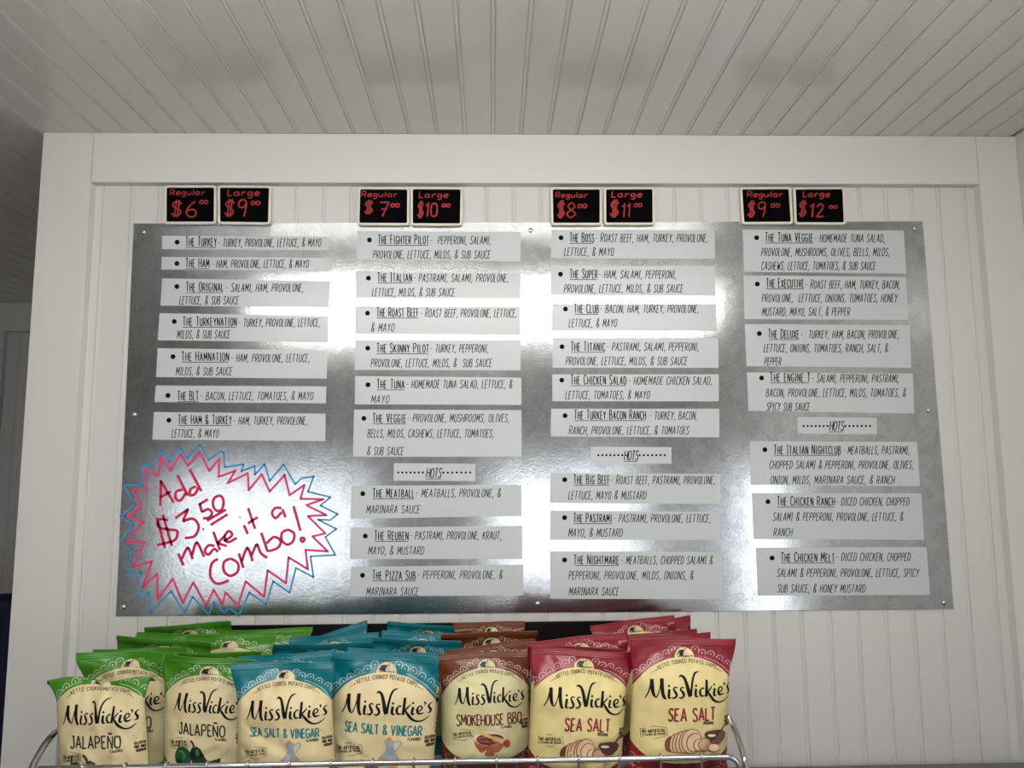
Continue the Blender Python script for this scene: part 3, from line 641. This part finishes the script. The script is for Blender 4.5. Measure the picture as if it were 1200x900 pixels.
def h_map(ox, oy, k, cx=800.4, top=747.5, s=122.7):      # zoom coordinates -> print coordinates
    return lambda p: ((ox+p[0]/k-cx)/s, -(oy+p[1]/k-top)/s) + ((p[2]/k/s,) if len(p) > 2 else ())
LOGO = [[(75,385,8),(110,310,13),(128,230,13),(142,152,14)],[(146,150,34),(150,230,36),(158,300,32),(178,358,22)],[(178,362,14),(205,356,12),(235,265,9),(255,150,12)],
 [(262,142,36),(262,230,36),(272,320,32),(292,372,26),(314,376,8)],[(347,268,24),(339,330,26),(342,368,20),(368,366,7)],
 [(440,256,14),(418,245,12),(398,268,18),(418,308,26),(430,342,22),(402,372,18),(374,364,10)],[(520,254,13),(497,247,12),(476,270,18),(502,306,26),(513,342,22),(484,372,16),(455,362,10)],
 [(464,130,6),(488,110,20),(525,135,26),(552,210,32),(572,300,38),(592,358,38)],[(596,355,26),(612,240,22),(632,140,20),(662,82,18),(710,64,6)],
 [(662,266,24),(655,330,26),(664,358,20),(692,354,7)],[(756,268,18),(735,258,12),(708,300,22),(722,350,22),(762,348,9)],[(795,163,24),(788,270,28),(782,362,28)],
 [(862,238,7),(835,272,16),(792,318,16)],[(800,305,16),(840,362,26),(886,418,24),(945,442,16),(1010,430,13),(1072,382,6)],[(893,268,24),(880,330,24),(888,356,18),(914,350,7)],
 [(946,322,12),(985,300,14),(988,268,14),(958,262,14),(936,308,22),(956,350,22),(1014,340,6)],[(1014,212,20),(1026,232,14),(1018,252,6)],[(1102,222,7),(1076,238,12),(1062,266,20),(1084,304,24),(1078,338,16),(1048,344,8)]]
LDOTS = [(343,230,14),(663,230,14),(889,224,13)]
SC = [(78,415),(150,355),(225,298),(310,240),(400,200),(470,155),(525,100),(600,68),(678,92),(728,150),(800,190),(895,205),(990,255),(1085,320),(1150,395)]
def make_bag(flavour, W, T, tp, seed, bend=0.0, wr=1.0, sag=0.0, full=True, skew=0.0, fold=0.0, ps=1.0):
    S = make_surface(W, T, tp, seed, bend, wr, sag, skew, fold); S.ps = ps; parts = []
    nu, nv = 40, 60; vs = []; uvs = []; fs = []
    V0 = -.05*HB+.004
    us = [-.5+ i/nu for i in range(nu+1)]; us = [math.copysign(.5*(1-(1-abs(2*u))**1.25), u) for u in us]
    for side in (-1, 1):
        for j in range(nv+1):
            Vv = V0 + (-HB-V0)*j/nv
            for u in us:
                vs.append(S(u, Vv, side)); uvs.append((u*taper(tp, -Vv/HB), Vv if side == -1 else 3))
    n1 = (nu+1)*(nv+1)
    for sd in (0, 1):
        for j in range(nv):
            for i in range(nu):
                a = sd*n1+j*(nu+1)+i; q = (a, a+nu+1, a+nu+2, a+1); fs.append(q if sd == 0 else q[::-1])
    me = bpy.data.meshes.new('body'); me.from_pydata([tuple(v) for v in vs], [], fs); me.materials.append(BM[flavour])
    ul = me.uv_layers.new(name='print'); ul.data.foreach_set('uv', [c for l in me.loops for c in uvs[l.vertex_index]])
    me.polygons.foreach_set('use_smooth', [True]*len(me.polygons))
    bm = bmesh.new(); bm.from_mesh(me); bmesh.ops.remove_doubles(bm, verts=bm.verts, dist=1e-5); bm.to_mesh(me); bm.free()
    parts.append(('body', me))
    # ribbed top seal
    sv, sf = [], []; nr = 16; ns = 40
    for sd in (-1, 1):
        for j in range(nr+1):
            Vv = -.0005 - .052*HB*j/nr
            for i in range(ns+1):
                u = -.5+i/ns; p = S(u, Vv, sd); p.y += sd*(.0006 + (.0005 if j % 4 in (1, 2) else 0)); sv.append(p)
    n1 = (ns+1)*(nr+1)
    for sd in (0, 1):
        for j in range(nr):
            for i in range(ns):
                a = sd*n1+j*(ns+1)+i; q = (a, a+ns+1, a+ns+2, a+1); sf.append(q if sd == 0 else q[::-1])
    for i in range(ns): sf.append((i, i+1, n1+i+1, n1+i))
    for j in range(nr):
        for c in (0, ns): a = j*(ns+1)+c; sf.append((a, a+ns+1, n1+a+ns+1, n1+a))
    me = bpy.data.meshes.new('top_seal'); me.from_pydata([tuple(v) for v in sv], [], sf); me.materials.append(M['seal_'+flavour])
    me.polygons.foreach_set('use_smooth', [True]*len(me.polygons)); parts.append(('top_seal', me))
    def part(name, vs, fs, m):
        me = bpy.data.meshes.new(name); me.from_pydata(vs, [], fs); me.materials.append(M[m]); parts.append((name, me))
    f1 = fmap_for(S, .00045); fz = h_map(740, 745, 9.6); sub = .02
    # lace of scallops round the arch
    vs, fs = [], []
    for (x, y) in SC:
        cu, cv = fz((x, y)); ang = math.atan2(cv+.75, cu-.02); pts = []
        for i in range(9):
            a = ang - 2.0 + 4.0*i/8; pts.append((cu+.033*math.cos(a), cv+.033*math.sin(a)))
        ribbon(vs, fs, pts, f1, .0075); blob(vs, fs, ell(cu, cv, .009, .009, 6), f1)
    arch = []
    for i in range(41):
        th = math.radians(18+144*i/40); c_, s_ = math.cos(th), math.sin(th)
        r = ((abs(c_)/.556)**2.2 + (abs(s_)/.592)**2.2)**(-1/2.2); arch.append((.02+r*c_, -.75+r*s_))
    for seg in (arch[:16], arch[25:]): ribbon(vs, fs, seg, f1, .006)
    part('lace_print', vs, fs, 'lace_'+flavour)
    for sx in (-1, 1):        # scrolls in the lower corners
        vs, fs = [], []
        for (x, y, r) in ((.44,-1.13,.03),(.40,-1.2,.03),(.45,-1.25,.035),(.36,-1.27,.025)):
            ribbon(vs, fs, [(.0+sx*(x)+r*math.cos(a*.6), y+r*math.sin(a*.6)) for a in range(9)], f1, .006)
        part('scroll_print', vs, fs, 'lace_'+flavour)
    vs, fs = [], []; f2 = fmap_for(S, .0006)
    for poly in (((512,215),(545,162),(612,158),(585,205)),((540,218),(545,190),(590,205),(590,225)),((612,158),(618,140),(626,140),(628,165))): blob(vs, fs, [fz(p) for p in poly], f2)
    ribbon(vs, fs, [fz((520,228)), fz((700,228))], f2, .006)
    part('barn_print', vs, fs, 'barn_dark')
    vs, fs = [], []; blob(vs, fs, [fz(p) for p in ((585,222),(590,190),(615,165),(645,195),(645,222))], f1); part('barn_wall_print', vs, fs, 'barn_light')
    if not full: return parts
    # brush logo
    vs, fs = [], []; fl = h_map(750, 780, 10.435)
    for st in LOGO: ribbon(vs, fs, crom([fl((p[0], p[1], p[2]*1.22)) for p in st], 4), f1, sub=sub)
    for x, y, r in LDOTS:
        c = fl((x, y)); blob(vs, fs, ell(c[0], c[1], r/10.435/122.7, r/10.435/122.7*1.1, 8), f1)
    part('brand_lettering', vs, fs, 'logo')
    # flavour name
    vs, fs = [], []
    if flavour == 'salt': write(vs, fs, 'SEA SALT', -.139, .29, -.776, .117, f1, .017, up=1, sub=sub, gap=1.8)
    if flavour == 'vinegar': write(vs, fs, 'SEA SALT & VINEGAR', -.31, .367, -.725, .086, f1, .0135, up=1, sub=sub, yb1=-.745)
    if flavour == 'bbq': write(vs, fs, 'SMOKEHOUSE BBQ', -.33, .41, -.788, .115, f1, .0145, up=1, sub=sub)
    if flavour == 'jalapeno': write(vs, fs, 'JALAPE\u00d1O', -.27, .27, -.79, .115, f1, .0155, up=1, sub=sub, gap=1.8)
    part('flavour_lettering', vs, fs, 't_'+flavour)
    # small print: arc line, badge, side claims
    vs, fs = [], []
    R = .62; cx, cy = .035, -.234-R; pl, wd = lay('KETTLE COOKED POTATO CHIPS', gap=2.0); tot = .55
    def arc(x, y):
        a = (x/wd-.5)*tot/R; r = R + y*.034; return (cx+r*math.sin(a), cy+r*math.cos(a))
    for p in pl: ribbon(vs, fs, [arc(*q) for q in p], f1, .0052)
    for sx in (-1, 1):
        a = sx*(tot/2+.025)/R; blob(vs, fs, ell(cx+R*math.sin(a), cy+R*math.cos(a)+.008, .006, .006, 6), f1)
        a2 = sx*(tot/2+.08)/R; ribbon(vs, fs, [(cx+R*math.sin(a), cy+R*math.cos(a)+.008), (cx+R*math.sin(a2), cy+R*math.cos(a2)+.008)], f1, .003)
    part('arc_lettering', vs, fs, 'smalltext'); vs, fs = [], []
    if flavour == 'salt': write(vs, fs, 'ORIGINAL', .177, .283, -.815, .026, f1, .005, up=1)
    else: write(vs, fs, 'FLAVORED', .17 if flavour != 'vinegar' else .25, .29 if flavour != 'vinegar' else .36, -.83 if flavour != 'vinegar' else -.785, .024, f1, .005, up=1)
    part('flavour_note', vs, fs, 'smalltext'); vs, fs = [], []
    bx, by, ba = -.262, -.89, .12
    def bad(x, y): return (bx+x*math.cos(ba)-y*math.sin(ba), by+x*math.sin(ba)+y*math.cos(ba))
    hexa = [bad(x, y) for x, y in ((-.115,-.035),(-.115,.035),(0,.062),(.115,.035),(.115,-.035),(0,-.062))]
    ribbon(vs, fs, hexa, f1, .004, closed=True)
    def wr2(t, x0, x1, y, h, sw):
        pl, wd = lay(t); k = (x1-x0)/wd
        for p in pl: ribbon(vs, fs, [bad(x0+q[0]*k, y+q[1]*h) for q in p], f1, sw)
    wr2('NO ARTIFICIAL', -.1, .1, .0, .03, .0055); wr2('FLAVORS OR COLORS', -.1, .1, -.026, .016, .004)
    part('badge_print', vs, fs, 'smalltext'); vs, fs = [], []
    ribbon(vs, fs, [(.387,-.69),(.475,-.683)], f1, .0055); ribbon(vs, fs, [(.405,-.715),(.475,-.71)], f1, .004)
    for t, a, b, y in (('GLUTEN',.395,.475,-.775),('FREE AND',.395,.475,-.812),('KOSHER',.41,.475,-.848)): write(vs, fs, t, a, b, y, .024, f1, .0065, up=1)
    part('side_lettering', vs, fs, 'smalltext'); vs, fs = [], []
    write(vs, fs, 'made with', -.11, .13, -1.215, .034, f1, .006, caps=False, up=1); write(vs, fs, 'LOVE & CARE', -.11, .15, -1.262, .03, f1, .005, up=1)
    for sx in (-1, 1):
        ribbon(vs, fs, [(.02+sx*(.17+.028*math.cos(a)*(1-a/14)), -1.215+.028*math.sin(a)*(1-a/14)) for a in [i*.6 for i in range(15)]], f1, .004)
        ribbon(vs, fs, crom([(.02+sx*.2,-1.215),(.02+sx*.235,-1.235),(.02+sx*.27,-1.19),(.02+sx*.3,-1.2)], 3), f1, .004)
    part('foot_lettering', vs, fs, 'smalltext')
    # picture
    lvl = [.0005]
    def fill(name, m, polys, lines=()):
        vs, fs = [], []; f = fmap_for(S, lvl[0]); lvl[0] += .00015
        for p in polys: blob(vs, fs, p, f, 7)
        for l, wd_ in lines: ribbon(vs, fs, l, f, wd_, sub=.015)
        part(name, vs, fs, m)
    if flavour == 'salt':
        m4 = h_map(745, 830, 10); E4 = lambda x, y, rx, ry, r=0: [m4(q) for q in ell(x, y, rx, ry, 16, r)]
        fill('crust_print', 'crust_brown', [E4(415,395,68,95,.15)])
        for i, (x, y, rx, ry) in enumerate(((445,385,48,112),(480,378,52,122),(520,368,58,130),(575,362,78,140),(640,358,118,148),(668,372,88,112),(722,402,62,74),(790,404,78,76),(897,450,70,48))):
            fill('slice_edge_print', 'crust_brown', [E4(x, y, rx, ry, .08)]); fill('slice_print', 'bread' if i not in (7,) else 'bread_dark', [E4(x+3, y, rx-9, ry-8, .08)])
        fill('bowl_print', 'wood_bowl', [[m4(p) for p in ((780,290),(800,255),(900,235),(1000,250),(1030,290),(1015,350),(960,410),(900,415),(840,380))]])
        fill('salt_print', 'salt_white', [E4(862,296,48,16)])
        fill('spoon_print', 'wood_bowl', [], [([m4((930,300)), m4((1050,150))], .02)])
    if flavour == 'jalapeno':
        k = 1/(10.909*.82*122.7); m6 = lambda p: ((p[0]-620)*k+.01, -(p[1]-210)*k-.79)
        fill('pepper_print', 'pepper_green', [[m6(q) for q in ell(372,468,108,120,16)]])
        fill('pepper_shade_print', 'pepper_light', [[m6(q) for q in ell(350,450,55,62,12)]]); fill('pepper_core_print', 'pepper_green', [[m6(q) for q in ell(345,462,42,48,12)]])
        fill('curved_pepper_print', 'pepper_dark', [[m6(p) for p in ((470,400),(500,350),(560,335),(610,360),(645,440),(690,505),(680,560),(650,600),(590,605),(520,560),(475,490))],
                                          [m6(p) for p in ((640,440),(670,478),(740,482),(800,462),(850,448),(845,490),(800,550),(730,598),(650,604),(600,560))]])
        fill('highlight_print', 'pepper_light', [[m6(q) for q in ell(568,405,24,45,12)]])
        fill('stem_print', 'pepper_stem', [], [([m6((325,288)), m6((322,400))], .016), (crom([m6((472,276)), m6((505,300)), m6((530,350))], 4), .024)])
    if flavour == 'vinegar':
        m5 = h_map(385, 840, 9.6, 444, 763.5, 122.7)
        fill('cloth_print', 'olive_cloth', [[m5(p) for p in ((420,515),(440,450),(475,412),(535,428),(580,480),(570,525))], [m5(q) for q in ell(395,446,30,30,10)]])
        fill('carafe_print', 'glass_blue', [[m5(p) for p in ((640,215),(612,195),(640,190),(725,190),(722,250),(728,320),(775,385),(780,450),(745,525),(575,525),(552,450),(560,395),(630,320),(645,260))]], [(crom([m5((730,215)), m5((775,192)), m5((795,225)), m5((735,310))], 4), .012)])
        fill('vinegar_print', 'vinegar_amber', [[m5(p) for p in ((562,388),(775,388),(778,440),(742,522),(578,522),(554,450))]]); fill('oil_print', 'vinegar_gold', [[m5(p) for p in ((640,430),(772,400),(772,440),(700,470),(600,475),(580,460))]])
        fill('cork_print', 'cork', [[m5(q) for q in ell(670,185,26,26,10)]])
    if flavour == 'bbq':
        k = 1/(122.7*.865); m7 = lambda p: ((515+p[0]/11.43-566.3)*k+.047, -(825+p[1]/11.43-812.8)*k-.562); E7 = lambda x, y, rx, ry: [m7(q) for q in ell(x, y, rx, ry, 18)]
        fill('bowl_print', 'copper_bowl', [[m7(p) for p in ((362,330),(375,400),(430,480),(520,540),(620,545),(710,490),(790,400),(808,320),(700,300),(480,300))]])
        fill('bowl_rim_print', 'bowl_rim', [E7(585,310,222,95)]); fill('sauce_print', 'sauce', [E7(585,325,192,76)]); fill('sauce_swirl_print', 'copper_bowl', [], [([m7(p) for p in ell(540,322,110,32,18)], .012)])
        fill('brush_print', 'brush_wood', [], [([m7((400,222)), m7((640,305))], .036), ([m7((625,305)), m7((770,360))], .058)]); fill('brush_tip_print', 'brush_tip', [E7(815,390,44,52)])
    return parts
def place_bag(parts, TL, TR, y, label, yaw=0.0, lean=5.0, W=None, group=None, skip=(), kz=1.0):
    a, b = P(*TL, y), P(*TR, y); mid = (a+b)/2; tilt = math.atan2(b.z-a.z, b.x-a.x)
    R = (Matrix.Rotation(math.radians(yaw), 4, 'Z') @ Matrix.Rotation(math.radians(-lean), 4, 'X') @ Matrix.Rotation(-tilt, 4, 'Y'))
    base = mid - (R @ V3((0, 0, HB*W*VS*kz)))
    root = empty('chip_bag', base, R.to_euler()); tag(root, label, 'chip bag', group)
    for n, me in parts:
        if n in skip: continue
        o = bpy.data.objects.new(n, me); COL.objects.link(o); o.parent = root
    return root
def width(TL, TR, y, yaw=0): return (P(*TR, y)-P(*TL, y)).length/math.cos(math.radians(yaw))

GN = {'jalapeno':'jalapeno chip bags','vinegar':'sea salt and vinegar chip bags','bbq':'smokehouse bbq chip bags','salt':'sea salt chip bags'}
# flavour, TL, TR, y, yaw, half thickness, taper, seed, bend, wrinkle, sag, label : the bags of the front row and those whose face shows
FRONT = [
('jalapeno',(52,796),(176,795),-.285,0,.024,.18,3,0,1.3,.0,'green-topped jalapeno chip bag at the far left of the front row, seal folded back'),
('jalapeno',(90,763),(208,763),-.234,0,.014,.16,8,.2,1.2,.0,'green-topped jalapeno chip bag behind the leftmost front bag, house emblem showing over it'),
('jalapeno',(187,768),(302,773),-.262,-6,.02,.08,12,.0,1.2,.0,'green-topped jalapeno chip bag, second in the front row, beside the teal bags'),
('vinegar',(272,776),(392,775),-.298,0,.024,.08,21,.1,1.1,.0,'teal-topped salt and vinegar chip bag in the front row beside the green bags'),
('vinegar',(388,763),(515,769),-.264,0,.026,.04,26,.0,1.2,.0,'teal-topped salt and vinegar chip bag in the front row beside the brown bags'),
('bbq',(513,766),(622,762),-.225,0,.02,.06,33,.1,.9,.0,'brown-topped smokehouse bbq chip bag at the front of the brown stack'),
('salt',(622,758),(744,764),-.278,0,.024,.12,41,.1,1.1,.0,'red-topped sea salt chip bag in the front row beside the brown bags'),
('salt',(738,749),(861,748),-.285,0,.025,.09,46,.0,.9,.0,'red-topped sea salt chip bag at the right end of the front row'),
]
for (fl, TL, TR, y, yaw, T, tp, seed, bend, wr, sag, lab) in FRONT:
    fold_ = 'folded' in lab
    W = width(TL, TR, y, yaw); xc = (P(*TL, y).x+P(*TR, y).x)/2
    pr = make_bag(fl, W, T, tp, seed, bend, wr, sag, skew=-(xc+.02)*.055, fold=.14 if fold_ else 0, ps={3:.84,8:.86,12:.86,21:.94,26:1.0,33:.91,41:.96,46:1.0}[seed])
    place_bag(pr, TL, TR, y, lab, yaw, 4, W, GN[fl])
proto = {}
def back(fl, TL, TR, y, label, yaw=0, v=0, face=False):
    W = width(TL, TR, y, yaw); key = (fl, v, face)
    if key not in proto:
        proto[key] = (make_bag(fl, W, .0115, (.1,.1,.28,.28)[v], 60+v*7+len(fl), (.5, -.3, .2, .2)[v], 1.0, 0, full=face, skew=(0,0,.012,-.020)[v]), W)
    parts, W0 = proto[key]
    kz = min(1, .14/W); r = place_bag(parts, TL, TR, y, label, yaw, 4, W, GN[fl], kz=kz); r.scale = (W/W0, W/W0*kz, W/W0*kz)
    return r
J, T_, Q, S4 = 'jalapeno', 'vinegar', 'bbq', 'salt'
back(J,(107,760),(222,758),-.193,'green chip bag standing directly behind the jalapeno bag with the house emblem',v=2)
back(J,(138,742),(250,750),-.158,'green chip bag with its left corner folded over, left side of the green stack',v=1)
back(J,(213,742),(323,739),-.137,'green chip bag leaning against the teal bags, middle of the stack',v=0)
back(J,(155,739),(276,742),-.105,'green chip bag in the middle of the green stack with a crumpled top edge',v=0)
back(J,(252,737),(364,733),-.064,'green chip bag farthest right in the green stack, beside the black back panel',v=0)
back(J,(170,733),(272,725),-.045,'rearmost green chip bag, its tilted top nearest the metal board',v=1)
back(J,(207,763),(308,761),-.209,'green chip bag right behind the second front jalapeno bag',v=1)
back(T_,(318,760),(427,725),-.045,'teal chip bag at the back, tilted with its right corner raised',v=0)
back(T_,(337,745),(443,739),-.085,'teal chip bag behind the left teal stack, second from the back panel',v=0)
back(T_,(318,753),(437,750),-.13,'teal chip bag in the middle of the left teal stack',v=1)
back(T_,(275,768),(390,760),-.243,'teal chip bag directly behind the left front teal bag',v=0)
back(T_,(456,724),(545,735),-.045,'rearmost right teal chip bag, sloping down toward the brown bags',v=1,yaw=15)
back(T_,(446,737),(543,741),-.088,'teal chip bag in the right teal stack with a level top edge',v=0)
back(T_,(437,745),(541,749),-.14,'teal chip bag in the right teal stack just below the level one',v=1)
back(T_,(405,757),(524,764),-.218,'teal chip bag directly behind the right front teal bag',v=0,face=True)
back(Q,(532,727),(616,727),-.058,'rearmost brown chip bag, its top edge nearest the metal board',v=0,yaw=10)
back(Q,(517,740),(630,736),-.105,'brown chip bag in the middle of the brown stack, corners sticking out both sides',v=1)
back(Q,(519,760),(627,746),-.168,'tilted brown chip bag directly behind the front brown bag',v=0,face=True)
back(S4,(700,738),(810,720),-.042,'rearmost red chip bag, its right corner against the white wall',v=3)
back(S4,(691,731),(790,718),-.073,'steeply tilted red chip bag high in the red stack under the metal board',v=0)
back(S4,(704,746),(818,736),-.11,'red chip bag with a cream house emblem showing at the back of the stack',v=3)
back(S4,(716,748),(834,740),-.15,'red chip bag sticking out right above the rightmost front bag',v=3)
back(S4,(618,750),(735,738),-.195,'red chip bag fanned out left in the left red stack',v=0)
back(S4,(618,753),(731,757),-.232,'red chip bag directly behind the left front red bag',v=1,face=True)

# ------------------------------------------------------------------ chrome basket
YR = -.345
pr_ = P(866, 887, YR); zr = pr_.z; xr = pr_.x; xl = P(36, 905, YR).x
zf = zr-.089
rack = empty('wire_basket', ((xl+xr)/2, YR/2, zc_top)); tag(rack, 'chrome wire basket rack holding the chip bags in front of the wall', 'basket')
def arcpts(c, r, a0, a1, plane, n=8):
    out = []
    for i in range(n+1):
        a = math.radians(a0+(a1-a0)*i/n)
        out.append(V3((c[0]+r*math.cos(a), c[1], c[2]+r*math.sin(a))) if plane == 'xz' else V3((c[0], c[1]+r*math.cos(a), c[2]+r*math.sin(a))))
    return out
def part_r(name, mb, m='chrome', smooth=True): return rel(mb.obj(name, M[m], smooth=smooth), rack)
rc = .014
rail = [V3((xl+.0, YR, zf))] + arcpts((xl+rc, YR, zr-rc), rc, 180, 90, 'xz') + arcpts((xr-rc, YR, zr-rc), rc, 90, 0, 'xz') + [V3((xr, YR, zf))]
part_r('front_rail', MB().tube(rail, .0034, 12))
part_r('lower_rail', MB().tube([(xl, YR, zf), (xr, YR, zf)], .0026, 8))
for sx, x in ((-1, xl-.008), (1, xr+.011)):
    pts = [V3((x, -.03, zr+.028)), V3((x, -.20, zr+.028))] + crom([(x,-.24,zr+.027),(x,-.29,zr+.02),(x,-.325,zr-.001),(x,-.338,zr-.025),(x,-.34,zf)], 6)
    part_r('side_rail', MB().tube(pts, .0040, 12))
    part_r('side_wire', MB().tube([(x, -.03, zf+.03), (x, -.338, zf+.03)], .0022, 6))
    for yy in (-.05, -.33): part_r('leg', MB().tube([(x, yy, zf), (x, yy, zc_top+.0005)], .0034, 8))
    part_r('base_rail', MB().tube([(x, -.03, zf), (x, -.34, zf)], .003, 8))
wx = [P(q, 892, YR).x for q in (98,147,195,243,291,340,388,437,485,533,582,630,678,726,774,822)]
for x in wx:
    mb = MB().tube([(x, YR+.0012, zf)] + [V3((x, YR-.0008, zr-.006))] + arcpts((x, YR, zr), .0044, 180, 20, 'yz', 6), .0017, 8)
    part_r('upright_wire', mb)
for i in range(26):
    x = xl+.01+(xr-xl-.02)*i/25
    part_r('floor_wire', MB().tube([(x, -.035, zf-.004), (x, YR, zf-.004)], .0016, 6))
for yy in (-.12, -.24): part_r('cross_wire', MB().tube([(xl-.008, yy, zf-.0075), (xr+.011, yy, zf-.0075)], .002, 6))
pa = P(268, 731, -.022); pb = P(808, 727.5, -.022)
part_r('back_panel', MB().box((xl, -.0265, zf), (xr, -.0225, zf+.03)), 'black_panel', False)
zt_ = (pa.z+pb.z)/2
part_r('back_board', MB().box((pa.x, -.0265, zf+.0302), (pb.x, -.0225, zt_)), 'black_panel', False)

# ------------------------------------------------------------------ navy chair past the end of the wall
cy = .55; tp_ = P(4, 703, cy); cx_ = tp_.x-.17
ch = empty('office_chair', (cx_, cy+.1, 0)); tag(ch, 'tall navy blue chair back just visible past the left end of the wall', 'chair')
def rbox(x0, x1, y0, y1, z0, z1, name, m, bev):
    o = MB().box((x0,y0,z0),(x1,y1,z1)).obj(name, M[m], smooth=False); md = o.modifiers.new('b','BEVEL'); md.width = bev; md.segments = 4; return rel(o, ch)
rbox(cx_-.24, cx_+.24, cy, cy+.09, .55, tp_.z+.008, 'backrest', 'navy', .04)
rbox(cx_-.25, cx_+.25, cy+.05, cy+.53, .43, .53, 'seat', 'navy', .04)
rel(MB().tube([(cx_, cy+.28, .09), (cx_, cy+.28, .43)], .03, 12).obj('column', M['black_plastic'], smooth=True), ch)
for i in range(5):
    a = i*2*math.pi/5; lg = rel(MB().tube([(cx_+.02*math.cos(a), cy+.28+.02*math.sin(a), .1), (cx_+.28*math.cos(a), cy+.28+.28*math.sin(a), .065)], .02, 8).obj('leg', M['black_plastic'], smooth=True), ch)
    cs_ = MB().lathe([(.012,-.02),(.03,-.018),(.03,.018),(.012,.02)], (cx_+.28*math.cos(a), cy+.28+.28*math.sin(a), .031), 'y', 12).obj('caster', M['black_plastic'], smooth=True); cs_.parent = lg
